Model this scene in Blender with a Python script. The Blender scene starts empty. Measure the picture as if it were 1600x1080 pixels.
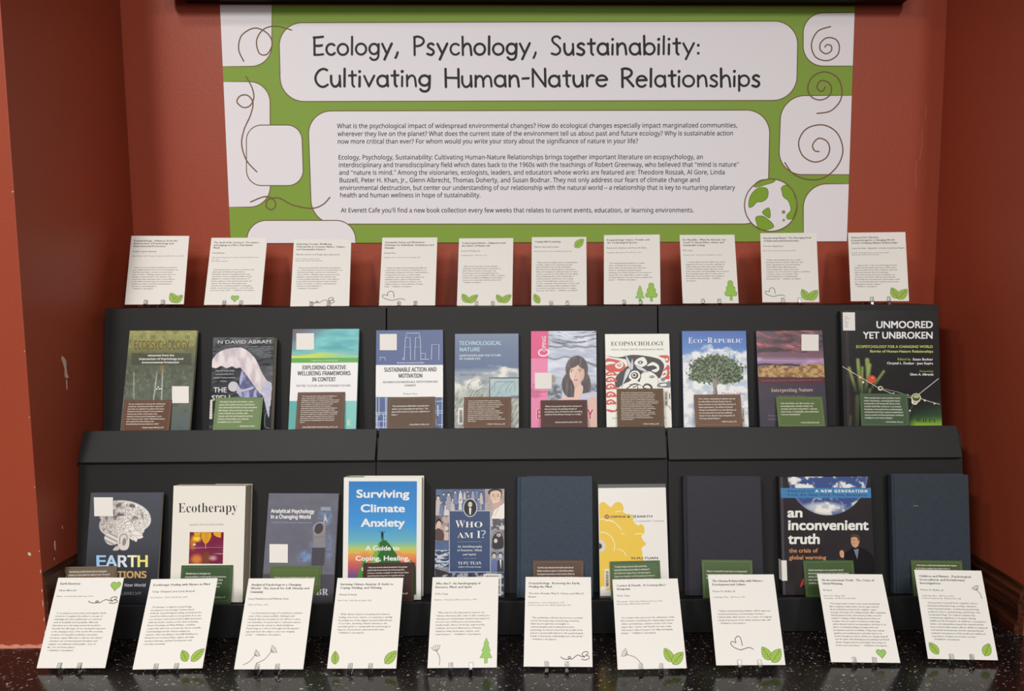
import bpy, math, os, random
import numpy as np
from mathutils import Vector
from mathutils.geometry import tessellate_polygon

C = bpy.context.scene.collection
SC = bpy.context.scene
R = math.radians

# ------------------------------------------------------------------ camera
cd = bpy.data.cameras.new('camera')
cam = bpy.data.objects.new('camera', cd)
C.objects.link(cam)
cd.sensor_fit = 'HORIZONTAL'
cd.sensor_width = 36.0
cd.lens = 1087.6 / 1600 * 36
cd.shift_x = (800 - 862.4) / 1600
cd.shift_y = (547.3 - 540) / 1600
cd.clip_start = 0.02
from mathutils import Matrix
_p, _y, _r = R(5.2012), R(0.91), R(-0.2326)
_fw = Vector((math.sin(_y) * math.cos(_p), math.cos(_y) * math.cos(_p), -math.sin(_p)))
_rt = Vector((math.cos(_y), -math.sin(_y), 0))
_up = _rt.cross(_fw)
_r2 = _rt * math.cos(_r) + _up * math.sin(_r)
_u2 = -_rt * math.sin(_r) + _up * math.cos(_r)
cam.matrix_world = Matrix(((_r2.x, _u2.x, -_fw.x, 0), (_r2.y, _u2.y, -_fw.y, 0), (_r2.z, _u2.z, -_fw.z, 0.7207), (0, 0, 0, 1)))
SC.camera = cam

# ------------------------------------------------------------------ world, lights, exposure
w = bpy.data.worlds.new('world')
w.use_nodes = True
w.node_tree.nodes['Background'].inputs[0].default_value = (1.0, 0.96, 0.92, 1)
w.node_tree.nodes['Background'].inputs[1].default_value = 0.07
SC.world = w
SC.view_settings.view_transform = 'Standard'
SC.view_settings.look = 'None'
SC.view_settings.gamma = 1
SC.view_settings.exposure = 0.0
SC.view_settings.use_curve_mapping = False


def area(name, loc, target, sx, sy, power, col):
    l = bpy.data.lights.new(name, 'AREA')
    l.shape = 'RECTANGLE'
    l.size, l.size_y = sx, sy
    l.energy = power
    l.color = col
    o = bpy.data.objects.new(name, l)
    o.location = loc
    d = Vector(target) - Vector(loc)
    o.rotation_euler = d.to_track_quat('-Z', 'Y').to_euler()
    C.objects.link(o)
    return o


WARM = (1.0, 0.96, 0.92)
area('ceiling_lamp', (-1.6, -1.5, 2.6), (-1.6, -1.5, 0), 0.30, 1.2, 98, WARM)
area('ceiling_lamp', (1.4, -1.8, 2.6), (1.4, -1.8, 0), 0.30, 1.2, 82, WARM)
area('ceiling_lamp', (0.0, -2.6, 2.6), (0.0, -2.6, 0), 1.2, 0.25, 68, WARM)
area('ceiling_lamp', (-1.35, 0.2, 2.45), (-1.35, 0.2, 0), 0.35, 0.35, 14, WARM)
area('front_fill', (0.0, -4.5, 2.0), (0.0, 1.5, 0.8), 2.5, 1.2, 50, WARM)  # unseen soft front light added to raise the brightness; no window stands there

# ------------------------------------------------------------------ helpers


def lin(c):
    c = np.asarray(c, float) / 255.0
    return np.where(c <= 0.04045, c / 12.92, ((c + 0.055) / 1.055) ** 2.4)


def lin4(c):
    l = lin(c)
    return (float(l[0]), float(l[1]), float(l[2]), 1.0)


def meta(o, label=None, cat=None, group=None, kind=None):
    if label: o['label'] = label
    if cat: o['category'] = cat
    if group: o['group'] = group
    if kind: o['kind'] = kind
    return o


def empty(name, loc, rot=(0, 0, 0)):
    o = bpy.data.objects.new(name, None)
    o.empty_display_size = 0.02
    o.location = loc
    o.rotation_euler = rot
    C.objects.link(o)
    return o


def link(name, me, mat=None, parent=None):
    o = bpy.data.objects.new(name, me)
    if mat: me.materials.append(mat)
    C.objects.link(o)
    if parent: o.parent = parent
    return o


class MB:
    """collects solid shapes into one mesh"""
    def __init__(s):
        s.v, s.f = [], []

    def add(s, vs, fs):
        b = len(s.v)
        s.v += [tuple(v) for v in vs]
        s.f += [tuple(b + i for i in f) for f in fs]
        return s

    def box(s, x0, x1, y0, y1, z0, z1):
        return s.add([(x0, y0, z0), (x1, y0, z0), (x1, y1, z0), (x0, y1, z0), (x0, y0, z1), (x1, y0, z1), (x1, y1, z1), (x0, y1, z1)],
                     [(0, 3, 2, 1), (4, 5, 6, 7), (0, 1, 5, 4), (1, 2, 6, 5), (2, 3, 7, 6), (3, 0, 4, 7)])

    def prism_x(s, prof, x0, x1):
        """profile of (y,z) points extruded along x"""
        n = len(prof)
        vs = [(x0, y, z) for y, z in prof] + [(x1, y, z) for y, z in prof]
        tri = tessellate_polygon([[Vector((y, z, 0)) for y, z in prof]])
        fs = [(i, (i + 1) % n, n + (i + 1) % n, n + i) for i in range(n)]
        fs += [tuple(t) for t in tri] + [tuple(n + i for i in reversed(t)) for t in tri]
        return s.add(vs, fs)

    def prism_y(s, prof, y0, y1):
        n = len(prof)
        vs = [(x, y0, z) for x, z in prof] + [(x, y1, z) for x, z in prof]
        tri = tessellate_polygon([[Vector((x, z, 0)) for x, z in prof]])
        fs = [(i, (i + 1) % n, n + (i + 1) % n, n + i) for i in range(n)]
        fs += [tuple(t) for t in tri] + [tuple(n + i for i in reversed(t)) for t in tri]
        return s.add(vs, fs)

    def prism_z(s, prof, z0, z1):
        n = len(prof)
        vs = [(x, y, z0) for x, y in prof] + [(x, y, z1) for x, y in prof]
        tri = tessellate_polygon([[Vector((x, y, 0)) for x, y in prof]])
        fs = [(i, (i + 1) % n, n + (i + 1) % n, n + i) for i in range(n)]
        fs += [tuple(t) for t in tri] + [tuple(n + i for i in reversed(t)) for t in tri]
        return s.add(vs, fs)

    def build(s, name, mat, parent=None, bevel=0, seg=2):
        me = bpy.data.meshes.new(name)
        me.from_pydata(s.v, [], s.f)
        me.update()
        import bmesh
        bm = bmesh.new()
        bm.from_mesh(me)
        bmesh.ops.recalc_face_normals(bm, faces=bm.faces)
        bm.to_mesh(me)
        bm.free()
        o = link(name, me, mat, parent)
        if bevel:
            m = o.modifiers.new('bevel', 'BEVEL')
            m.width = bevel
            m.segments = seg
            m.limit_method = 'ANGLE'
            m.angle_limit = R(40)
        return o


# ------------------------------------------------------------------ materials
def new_mat(name):
    m = bpy.data.materials.new(name)
    m.use_nodes = True
    nt = m.node_tree
    return m, nt, nt.nodes['Principled BSDF']


def N(nt, kind, **kw):
    n = nt.nodes.new(kind)
    for k, v in kw.items():
        setattr(n, k, v)
    return n


def solid(name, col, rough=0.5, spec=0.5, noise=0.0, scale=60, bump=0.0, bscale=200, coat=0, metal=0):
    m, nt, p = new_mat(name)
    p.inputs['Roughness'].default_value = rough
    p.inputs['Specular IOR Level'].default_value = spec
    p.inputs['Metallic'].default_value = metal
    if coat:
        p.inputs['Coat Weight'].default_value = coat
        p.inputs['Coat Roughness'].default_value = 0.08
    tc = N(nt, 'ShaderNodeTexCoord')
    nz = N(nt, 'ShaderNodeTexNoise')
    nz.inputs['Scale'].default_value = scale
    nz.inputs['Detail'].default_value = 5
    nt.links.new(tc.outputs['Object'], nz.inputs['Vector'])
    mx = N(nt, 'ShaderNodeMixRGB')
    c = lin4(col)
    mx.inputs[1].default_value = tuple(min(1, v * (1 - noise)) for v in c[:3]) + (1,)
    mx.inputs[2].default_value = tuple(min(1, v * (1 + noise)) for v in c[:3]) + (1,)
    nt.links.new(nz.outputs['Fac'], mx.inputs[0])
    nt.links.new(mx.outputs[0], p.inputs['Base Color'])
    if bump:
        n2 = N(nt, 'ShaderNodeTexNoise')
        n2.inputs['Scale'].default_value = bscale
        n2.inputs['Detail'].default_value = 3
        nt.links.new(tc.outputs['Object'], n2.inputs['Vector'])
        b = N(nt, 'ShaderNodeBump')
        b.inputs['Strength'].default_value = bump
        b.inputs['Distance'].default_value = 0.001
        nt.links.new(n2.outputs['Fac'], b.inputs['Height'])
        nt.links.new(b.outputs[0], p.inputs['Normal'])
    return m


def print_mat(name, rough, spec=0.5, coat=0.0):
    m, nt, p = new_mat(name)
    a = N(nt, 'ShaderNodeAttribute')
    a.attribute_name = 'Col'
    nt.links.new(a.outputs['Color'], p.inputs['Base Color'])
    p.inputs['Roughness'].default_value = rough
    p.inputs['Specular IOR Level'].default_value = spec
    if coat:
        p.inputs['Coat Weight'].default_value = coat
        p.inputs['Coat Roughness'].default_value = 0.1
        tc = N(nt, 'ShaderNodeTexCoord')
        n2 = N(nt, 'ShaderNodeTexNoise')
        n2.inputs['Scale'].default_value = 9
        n2.inputs['Detail'].default_value = 2
        nt.links.new(tc.outputs['Object'], n2.inputs['Vector'])
        b = N(nt, 'ShaderNodeBump')
        b.inputs['Strength'].default_value = 0.25
        b.inputs['Distance'].default_value = 0.004
        nt.links.new(n2.outputs['Fac'], b.inputs['Height'])
        nt.links.new(b.outputs[0], p.inputs['Coat Normal'])
    return m


M_wall = solid('red_wall_paint', (161, 70, 46), 0.48, 0.35, 0.05, 6, 0.35, 160)
M_black = solid('black_laminate', (33, 33, 34), 0.55, 0.35, 0.08, 14, 0.06, 300)
M_white_card = solid('white_card_stock', (234, 231, 225), 0.6, 0.3, 0.01, 30)
M_pages = None
M_wood = None
M_print_matte = print_mat('matte_print', 0.55, 0.35)
M_print_satin = print_mat('satin_cover_print', 0.35, 0.5)
M_print_gloss = print_mat('glossy_cover_print', 0.3, 0.5, 0.7)
M_chip = solid('bare_plaster_chip', (215, 195, 180), 0.8, 0.2, 0.05, 300)
M_caulk = solid('old_caulk', (190, 125, 105), 0.7, 0.3, 0.25, 120, 0.5, 400)
M_screen = solid('black_screen_casing', (22, 17, 17), 0.4, 0.4)
M_floor = solid('grey_carpet_floor', (70, 64, 60), 0.9, 0.2, 0.15, 80, 0.4, 300)
M_cabinet = solid('dark_cabinet_laminate', (60, 38, 28), 0.5, 0.4, 0.1, 8)
M_sticker = solid('white_sticker_paper', (238, 234, 228), 0.5, 0.4, 0.01, 30)
M_sleeve = solid('grey_plastic_sleeve_edge', (72, 72, 76), 0.25, 0.5)

# acrylic
M_acr, nt, p = new_mat('clear_acrylic')
p.inputs['Base Color'].default_value = (0.97, 0.98, 0.98, 1)
p.inputs['Transmission Weight'].default_value = 1.0
p.inputs['Roughness'].default_value = 0.09
p.inputs['IOR'].default_value = 1.49

# page block: fine horizontal sheet lines
M_pages, nt, p = new_mat('cream_page_edges')
p.inputs['Roughness'].default_value = 0.8
tc = N(nt, 'ShaderNodeTexCoord')
mp = N(nt, 'ShaderNodeMapping')
mp.inputs['Scale'].default_value = (3, 900, 3)
nz = N(nt, 'ShaderNodeTexNoise')
nz.inputs['Scale'].default_value = 1.0
nz.inputs['Detail'].default_value = 4
cr = N(nt, 'ShaderNodeValToRGB')
cr.color_ramp.elements[0].position = 0.35
cr.color_ramp.elements[0].color = lin4((168, 152, 128))
cr.color_ramp.elements[1].position = 0.65
cr.color_ramp.elements[1].color = lin4((222, 210, 188))
nt.links.new(tc.outputs['Object'], mp.inputs[0])
nt.links.new(mp.outputs[0], nz.inputs['Vector'])
nt.links.new(nz.outputs['Fac'], cr.inputs[0])
nt.links.new(cr.outputs[0], p.inputs['Base Color'])

# dark stained wood moulding
M_wood, nt, p = new_mat('dark_stained_wood')
p.inputs['Roughness'].default_value = 0.35
tc = N(nt, 'ShaderNodeTexCoord')
mp = N(nt, 'ShaderNodeMapping')
mp.inputs['Scale'].default_value = (40, 2.5, 40)
nz = N(nt, 'ShaderNodeTexNoise')
nz.inputs['Scale'].default_value = 3.0
nz.inputs['Detail'].default_value = 6
cr = N(nt, 'ShaderNodeValToRGB')
cr.color_ramp.elements[0].position = 0.3
cr.color_ramp.elements[0].color = lin4((38, 17, 10))
cr.color_ramp.elements[1].position = 0.7
cr.color_ramp.elements[1].color = lin4((88, 46, 28))
nt.links.new(tc.outputs['Object'], mp.inputs[0])
nt.links.new(mp.outputs[0], nz.inputs['Vector'])
nt.links.new(nz.outputs['Fac'], cr.inputs[0])
nt.links.new(cr.outputs[0], p.inputs['Base Color'])

# black speckled solid-surface counter
M_counter, nt, p = new_mat('black_speckled_counter')
p.inputs['Roughness'].default_value = 0.16
p.inputs['Specular IOR Level'].default_value = 0.5
tc = N(nt, 'ShaderNodeTexCoord')
prev = None
base = (*lin((24, 19, 18)), 1)
last = None
for sc_, thr, colr, seed in ((150, 0.17, (150, 142, 136), 0), (95, 0.12, (178, 170, 162), 7.3), (260, 0.2, (100, 88, 82), 3.1)):
    mp = N(nt, 'ShaderNodeMapping')
    mp.inputs['Location'].default_value = (seed, seed * 1.7, 0)
    mp.inputs['Rotation'].default_value = (0, 0, seed)
    mp.inputs['Scale'].default_value = (1, 1.5, 1)
    nt.links.new(tc.outputs['Object'], mp.inputs[0])
    dn = N(nt, 'ShaderNodeTexNoise')
    dn.inputs['Scale'].default_value = 220
    nt.links.new(mp.outputs[0], dn.inputs['Vector'])
    ad = N(nt, 'ShaderNodeMixRGB', blend_type='LINEAR_LIGHT')
    ad.inputs[0].default_value = 0.004
    nt.links.new(mp.outputs[0], ad.inputs[1])
    nt.links.new(dn.outputs['Color'], ad.inputs[2])
    vo = N(nt, 'ShaderNodeTexVoronoi')
    vo.inputs['Scale'].default_value = sc_
    nt.links.new(ad.outputs[0], vo.inputs['Vector'])
    # keep only some of the cells
    sp = N(nt, 'ShaderNodeSeparateColor')
    nt.links.new(vo.outputs['Color'], sp.inputs[0])
    g1 = N(nt, 'ShaderNodeMath', operation='LESS_THAN')
    g1.inputs[1].default_value = 0.30
    nt.links.new(sp.outputs[0], g1.inputs[0])
    sz = N(nt, 'ShaderNodeMath', operation='MULTIPLY')
    sz.inputs[1].default_value = thr * 2.1
    nt.links.new(sp.outputs[1], sz.inputs[0])
    lt = N(nt, 'ShaderNodeMath', operation='LESS_THAN')
    nt.links.new(vo.outputs['Distance'], lt.inputs[0])
    nt.links.new(sz.outputs[0], lt.inputs[1])
    mu = N(nt, 'ShaderNodeMath', operation='MULTIPLY')
    nt.links.new(g1.outputs[0], mu.inputs[0])
    nt.links.new(lt.outputs[0], mu.inputs[1])
    mx = N(nt, 'ShaderNodeMixRGB')
    nt.links.new(mu.outputs[0], mx.inputs[0])
    if last is None:
        mx.inputs[1].default_value = base
    else:
        nt.links.new(last.outputs[0], mx.inputs[1])
    mx.inputs[2].default_value = lin4(colr)
    last = mx
nt.links.new(last.outputs[0], p.inputs['Base Color'])


def cloth_mat(name, col):
    m, nt, p = new_mat(name)
    p.inputs['Roughness'].default_value = 0.55
    tc = N(nt, 'ShaderNodeTexCoord')
    mp = N(nt, 'ShaderNodeMapping')
    mp.inputs['Scale'].default_value = (60, 60, 700)
    nz = N(nt, 'ShaderNodeTexNoise')
    nz.inputs['Scale'].default_value = 1
    nz.inputs['Detail'].default_value = 4
    mp2 = N(nt, 'ShaderNodeMapping')
    mp2.inputs['Scale'].default_value = (700, 60, 60)
    nz2 = N(nt, 'ShaderNodeTexNoise')
    nz2.inputs['Scale'].default_value = 1
    ad = N(nt, 'ShaderNodeMath', operation='ADD')
    cr = N(nt, 'ShaderNodeValToRGB')
    cr.color_ramp.elements[0].position = 0.75
    cr.color_ramp.elements[0].color = tuple(v * 0.78 for v in lin4(col)[:3]) + (1,)
    cr.color_ramp.elements[1].position = 1.25 if False else 1.0
    cr.color_ramp.elements[1].color = tuple(v * 1.2 for v in lin4(col)[:3]) + (1,)
    nt.links.new(tc.outputs['Object'], mp.inputs[0])
    nt.links.new(tc.outputs['Object'], mp2.inputs[0])
    nt.links.new(mp.outputs[0], nz.inputs['Vector'])
    nt.links.new(mp2.outputs[0], nz2.inputs['Vector'])
    nt.links.new(nz.outputs['Fac'], ad.inputs[0])
    nt.links.new(nz2.outputs['Fac'], ad.inputs[1])
    nt.links.new(ad.outputs[0], cr.inputs[0])
    nt.links.new(cr.outputs[0], p.inputs['Base Color'])
    b = N(nt, 'ShaderNodeBump')
    b.inputs['Strength'].default_value = 0.25
    b.inputs['Distance'].default_value = 0.0005
    nt.links.new(ad.outputs[0], b.inputs['Height'])
    nt.links.new(b.outputs[0], p.inputs['Normal'])
    return m


# ------------------------------------------------------------------ lettering
FD = None
try:
    FD = bpy.utils.system_resource('DATAFILES', path='fonts')
except Exception:
    FD = None


def load_font(fn):
    try:
        return bpy.data.fonts.load(os.path.join(FD, fn))
    except Exception:
        return None


F_SANS = None                                   # Blender's built-in humanist sans
F_MATH = load_font('NotoSansMath-Regular.woff2')
F_INTER = load_font('Inter.woff2')
_gl = {}


def _text_mesh(s, font, res, off):
    c = bpy.data.curves.new('t', 'FONT')
    c.body = s
    c.resolution_u = res
    c.offset = off
    if font is not None: c.font = font
    o = bpy.data.objects.new('t', c)
    me = bpy.data.meshes.new_from_object(o)
    v = np.empty(len(me.vertices) * 3, np.float32)
    me.vertices.foreach_get('co', v)
    v = v.reshape(-1, 3)[:, :2].copy()
    me.calc_loop_triangles()
    t = np.empty(len(me.loop_triangles) * 3, np.int32)
    me.loop_triangles.foreach_get('vertices', t)
    bpy.data.objects.remove(o)
    bpy.data.curves.remove(c)
    bpy.data.meshes.remove(me)
    return v, t.reshape(-1, 3)


def serif_char(ch):
    if 'A' <= ch <= 'Z': return chr(0x1D400 + ord(ch) - 65)
    if 'a' <= ch <= 'z': return chr(0x1D41A + ord(ch) - 97)
    return ch


FONTS = {'sans': (F_SANS, 0), 'open': (F_MATH, 0), 'inter': (F_INTER, 0), 'serif': (F_MATH, -0.006)}
_hh = {}


def glyph(fk, ch, res):
    k = (fk, ch, res)
    if k in _gl: return _gl[k]
    if fk in ('open', 'serif') and F_MATH is not None and ch in '“”‘’—–…·åøé':
        v, t, a = glyph('sans', ch, res)
        if fk not in _hh: glyph(fk, 'H', res)
        q = _hh[fk][1] / _hh['sans'][1]
        _gl[k] = (v * q, t, a * q)
        return _gl[k]
    font, off = FONTS[fk]
    if fk == 'serif' and F_MATH is None: off = 0
    c2 = serif_char(ch) if (fk == 'serif' and F_MATH is not None) else ch
    if fk not in _hh:
        v, _ = _text_mesh('HH', font, 1, 0)
        v1, _ = _text_mesh('H', font, 1, 0)
        _hh[fk] = (float(v[:, 0].max()), float(v1[:, 1].max()))
    v3, _ = _text_mesh('H' + c2 + 'H', font, 1, 0)
    adv = float(v3[:, 0].max()) - _hh[fk][0]
    if ch == ' ':
        g = (np.zeros((0, 2)), np.zeros((0, 3), int), adv)
    else:
        v, t = _text_mesh(c2, font, res, off)
        g = (v, t, adv)
    _gl[k] = g
    return g


def layout(s, fk, res, track=0.0):
    """-> verts, tris, width in units of cap height"""
    x = 0
    V, T = [], []
    b = 0
    for ch in s:
        v, t, a = glyph(fk, ch, res)
        if len(v):
            V.append(v + np.array([x, 0]))
            T.append(t + b)
            b += len(v)
        x += a + track
    cap = _hh[fk][1]
    if not V: return None
    V = np.concatenate(V)
    return V / cap, np.concatenate(T), float(V[:, 0].max()) / cap, float(V[:, 0].min()) / cap


# ------------------------------------------------------------------ flat print: everything printed on one sheet, one mesh
def homog(src):
    """src = TL,TR,BR,BL in drawing units -> maps drawing xy to uv (0..1)"""
    A, b = [], []
    for (x, y), (u, v) in zip(src, ((0, 0), (1, 0), (1, 1), (0, 1))):
        A.append([x, y, 1, 0, 0, 0, -u * x, -u * y]); b.append(u)
        A.append([0, 0, 0, x, y, 1, -v * x, -v * y]); b.append(v)
    h = np.linalg.solve(np.array(A, float), np.array(b, float))
    return np.array([[h[0], h[1], h[2]], [h[3], h[4], h[5]], [h[6], h[7], 1]])


def smooth(pts, n=6, closed=False):
    P = [np.array(p, float) for p in pts]
    m = len(P)
    out = []
    rng = range(m if closed else m - 1)
    for i in rng:
        g = lambda k: P[k % m] if closed else P[min(max(k, 0), m - 1)]
        p0, p1, p2, p3 = g(i - 1), g(i), g(i + 1), g(i + 2)
        for k in range(n):
            t = k / n
            out.append(0.5 * ((2 * p1) + (-p0 + p2) * t + (2 * p0 - 5 * p1 + 4 * p2 - p3) * t * t + (-p0 + 3 * p1 - 3 * p2 + p3) * t ** 3))
    if not closed: out.append(P[-1])
    return [tuple(p) for p in out]


class Print:
    def __init__(s, quad, W, H, step=7e-6, base=1.2e-4):
        s.Hm = homog(quad)
        s.Hi = np.linalg.inv(s.Hm)
        s.W, s.H = W, H
        s.step, s.z = step, base
        s.V, s.T, s.K = [], [], []
        s.n = 0

    def uv(s, P):
        P = np.asarray(P, float)
        q = np.c_[P, np.ones(len(P))] @ s.Hm.T
        return q[:, :2] / q[:, 2:3]

    def raw(s, uv, T, col, clip=True, dz=None, ramp=None):
        if clip: uv = np.clip(uv, 0, 1)
        s.z += s.step if dz is None else dz
        zz = np.full(len(uv), -s.z)
        if ramp is not None:
            zz = zz - ramp
            s.z += float(np.max(ramp))
        V = np.c_[(uv[:, 0] - 0.5) * s.W, zz, (1 - uv[:, 1]) * s.H]
        col = np.asarray(col, float)
        if col.ndim == 1: col = np.tile(lin(col), (len(uv), 1))
        s.V.append(V)
        s.T.append(np.asarray(T, int) + s.n)
        s.K.append(col)
        s.n += len(V)

    def poly(s, pts, col):
        tri = tessellate_polygon([[Vector((p[0], p[1], 0)) for p in pts]])
        s.raw(s.uv(pts), np.array([tuple(t) for t in tri]), col)

    def blob(s, pts, col, n=5):
        s.poly(smooth(pts, n, True), col)

    def rect(s, x0, y0, x1, y1, col):
        s.poly([(x0, y0), (x1, y0), (x1, y1), (x0, y1)], col)

    def rrect_pts(s, x0, y0, x1, y1, r, corners='1111'):
        pts = []
        for i, (cx, cy, a) in enumerate(((x0 + r, y0 + r, 180), (x1 - r, y0 + r, 270), (x1 - r, y1 - r, 0), (x0 + r, y1 - r, 90))):
            if corners[i] == '1':
                for k in range(15):
                    t = R(a + k * 90 / 14)
                    pts.append((cx + r * math.cos(t), cy + r * math.sin(t)))
            else:
                pts.append(((x0, x1, x1, x0)[i], (y0, y0, y1, y1)[i]))
        return pts

    def ell(s, cx, cy, rx, ry, col, n=20, rot=0):
        c, q = math.cos(R(rot)), math.sin(R(rot))
        pts = []
        for k in range(n):
            a = 2 * math.pi * k / n
            x, y = rx * math.cos(a), ry * math.sin(a)
            pts.append((cx + x * c - y * q, cy + x * q + y * c))
        s.poly(pts, col)

    def line(s, pts, wd, col, closed=False, cap=False, taper=None):
        P = np.array(pts, float)
        if closed: P = np.vstack([P, P[:1]])
        d = np.gradient(P, axis=0)
        if closed:
            d[0] = d[-1] = P[1] - P[-2]
        L = np.hypot(d[:, 0], d[:, 1])[:, None]
        L[L == 0] = 1
        n = np.c_[-d[:, 1], d[:, 0]] / L
        ww = np.full((len(P), 1), wd / 2.0)
        if taper is not None: ww = np.array([[wd / 2 * taper(i / (len(P) - 1))] for i in range(len(P))])
        A, B = P + n * ww, P - n * ww
        V = np.empty((2 * len(P), 2))
        V[0::2], V[1::2] = A, B
        T = []
        for i in range(len(P) - 1):
            a = 2 * i
            T += [(a, a + 1, a + 2), (a + 1, a + 3, a + 2)]
        # each piece of a stroke lies a hair above the one before, so crossings never coincide
        s.raw(s.uv(V), T, col, ramp=np.repeat(np.linspace(0, 5e-6, len(P)), 2))
        if cap:
            for e in (P[0], P[-1]):
                ring = [(e[0] + wd / 2 * math.cos(k * math.pi / 5), e[1] + wd / 2 * math.sin(k * math.pi / 5)) for k in range(10)]
                s.raw(s.uv(ring), [(0, k, k + 1) for k in range(1, 9)], col, dz=3e-6)

    def text(s, t, x0, x1, y, cap, col, font='sans', bold=0, res=2, track=0.0, y1=None, italic=0.0, align='fit', nat=False):
        """t from x0 to x1 on baseline y (drawing units), cap height cap.  align l/c/r with nat keeps the natural width"""
        z0 = s.z
        lo = layout(t, font, res, track)
        if lo is None: return
        V, T, wd, mn = lo
        V = V.copy()
        V[:, 0] -= mn
        wd -= mn
        sx = (x1 - x0) / wd
        if nat:
            sx = cap
            if align == 'c': x0 = (x0 + x1) / 2 - wd * sx / 2
            elif align == 'r': x0 = x1 - wd * sx
        X = x0 + V[:, 0] * sx + italic * V[:, 1] * cap
        Y = y - V[:, 1] * cap
        if y1 is not None: Y = Y + (y1 - y) * (X - x0) / max(1e-6, (x1 - x0))
        if bold:
            n = len(X)
            k = 2 if res < 2 else max(2, int(bold / (0.045 * cap)) + 1)
            offs = np.linspace(-bold / 2, bold / 2, k)
            ys = (0,) if res < 2 else (-bold * .35, 0, bold * .35) if k > 2 else (-bold * .3, bold * .3)
            for o in offs:
                for q in ys: s.raw(s.uv(np.c_[X + o * .72, Y + q * .72]), T, col, dz=3e-6)
        else:
            s.raw(s.uv(np.c_[X, Y]), T, col)
        s.z = z0

    def vtext(s, t, x, y0, y1, cap, col, font='sans', bold=0, down=True):
        """vertical text running down (or up) from y0 to y1, baseline at x"""
        V, T, wd, mn = layout(t, font, 2)
        a = (V[:, 0] - mn) / (wd - mn)
        Y = y0 + a * (y1 - y0)
        X = x + (V[:, 1] if down else -V[:, 1]) * cap
        s.raw(s.uv(np.c_[X, Y]), T, col)

    def art(s, fn, n=None, box=None, res=0.00095):
        """colour grid; fn(X,Y,U,V) -> (..,3) sRGB 0-255 array.  box in drawing units limits the area"""
        if box is None: u0, v0, u1, v1 = 0, 0, 1, 1
        else:
            q = s.uv([(box[0], box[1]), (box[2], box[3])])
            (u0, v0), (u1, v1) = q
        nx = max(4, int((u1 - u0) * s.W / res))
        ny = max(4, int((v1 - v0) * s.H / res))
        U, V = np.meshgrid(np.linspace(u0, u1, nx), np.linspace(v0, v1, ny))
        q = np.stack([U, V, np.ones_like(U)], -1) @ s.Hi.T
        X, Y = q[..., 0] / q[..., 2], q[..., 1] / q[..., 2]
        col = np.clip(fn(X, Y, U, V), 0, 255).reshape(-1, 3)
        idx = np.arange(nx * ny).reshape(ny, nx)
        a, b, c, d = idx[:-1, :-1].ravel(), idx[:-1, 1:].ravel(), idx[1:, 1:].ravel(), idx[1:, :-1].ravel()
        T = np.concatenate([np.c_[a, d, c], np.c_[a, c, b]])
        s.raw(np.c_[U.ravel(), V.ravel()], T, lin(col))

    def build(s, name, mat, parent):
        V = np.concatenate(s.V)
        T = np.concatenate(s.T)
        K = np.concatenate(s.K)
        # all triangles face the viewer (-y)
        a, b, c = V[T[:, 0]], V[T[:, 1]], V[T[:, 2]]
        ny = (b[:, 2] - a[:, 2]) * (c[:, 0] - a[:, 0]) - (b[:, 0] - a[:, 0]) * (c[:, 2] - a[:, 2])
        keep = np.abs(ny) > 1e-14
        flip = ny > 0
        T[flip] = T[flip][:, ::-1]
        T = T[keep]
        me = bpy.data.meshes.new(name)
        me.vertices.add(len(V))
        me.vertices.foreach_set('co', V.astype(np.float32).ravel())
        me.loops.add(len(T) * 3)
        me.loops.foreach_set('vertex_index', T.astype(np.int32).ravel())
        me.polygons.add(len(T))
        me.polygons.foreach_set('loop_start', np.arange(0, len(T) * 3, 3, dtype=np.int32))
        me.update(calc_edges=True)
        at = me.color_attributes.new('Col', 'FLOAT_COLOR', 'POINT')
        at.data.foreach_set('color', np.c_[K, np.ones(len(K))].astype(np.float32).ravel())
        return link(name, me, mat, parent)


# numpy noise -------------------------------------------------------
def vnoise(X, Y, seed=0):
    xi, yi = np.floor(X).astype(np.int64), np.floor(Y).astype(np.int64)
    fx, fy = X - xi, Y - yi
    fx, fy = fx * fx * (3 - 2 * fx), fy * fy * (3 - 2 * fy)

    def h(a, b):
        n = (a * 374761393 + b * 668265263 + seed * 974711) & 0xffffffff
        n = ((n ^ (n >> 13)) * 1274126177) & 0xffffffff
        return ((n ^ (n >> 16)) & 0xffff) / 65535.0
    return (h(xi, yi) * (1 - fx) + h(xi + 1, yi) * fx) * (1 - fy) + (h(xi, yi + 1) * (1 - fx) + h(xi + 1, yi + 1) * fx) * fy


def fbm(X, Y, sx, sy, seed=0, o=4):
    t, a, n = 0, 1.0, 0
    for i in range(o):
        t = t + a * vnoise(X * sx * 2 ** i, Y * sy * 2 ** i, seed + i)
        n += a
        a *= 0.55
    return t / n


def mix(a, b, t):
    t = np.clip(t, 0, 1)[..., None]
    return np.asarray(a, float) * (1 - t) + np.asarray(b, float) * t


def sst(x, a, b):
    t = np.clip((x - a) / (b - a), 0, 1)
    return t * t * (3 - 2 * t)


def grad(Y, stops):
    out = np.zeros(Y.shape + (3,))
    ys = [s_[0] for s_ in stops]
    for k in range(3):
        out[..., k] = np.interp(Y, ys, [s_[1][k] for s_ in stops])
    return out


def eld(X, Y, cx, cy, rx, ry, rot=0):
    c, q = math.cos(R(rot)), math.sin(R(rot))
    dx, dy = X - cx, Y - cy
    return np.hypot((dx * c + dy * q) / rx, (-dx * q + dy * c) / ry)


def pip(X, Y, pts):
    ins = np.zeros(X.shape, bool)
    n = len(pts)
    for i in range(n):
        (x1, y1), (x2, y2) = pts[i], pts[(i + 1) % n]
        if y1 == y2: continue
        c = ((y1 > Y) != (y2 > Y)) & (X < (x2 - x1) * (Y - y1) / (y2 - y1) + x1)
        ins ^= c
    return ins


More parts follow.
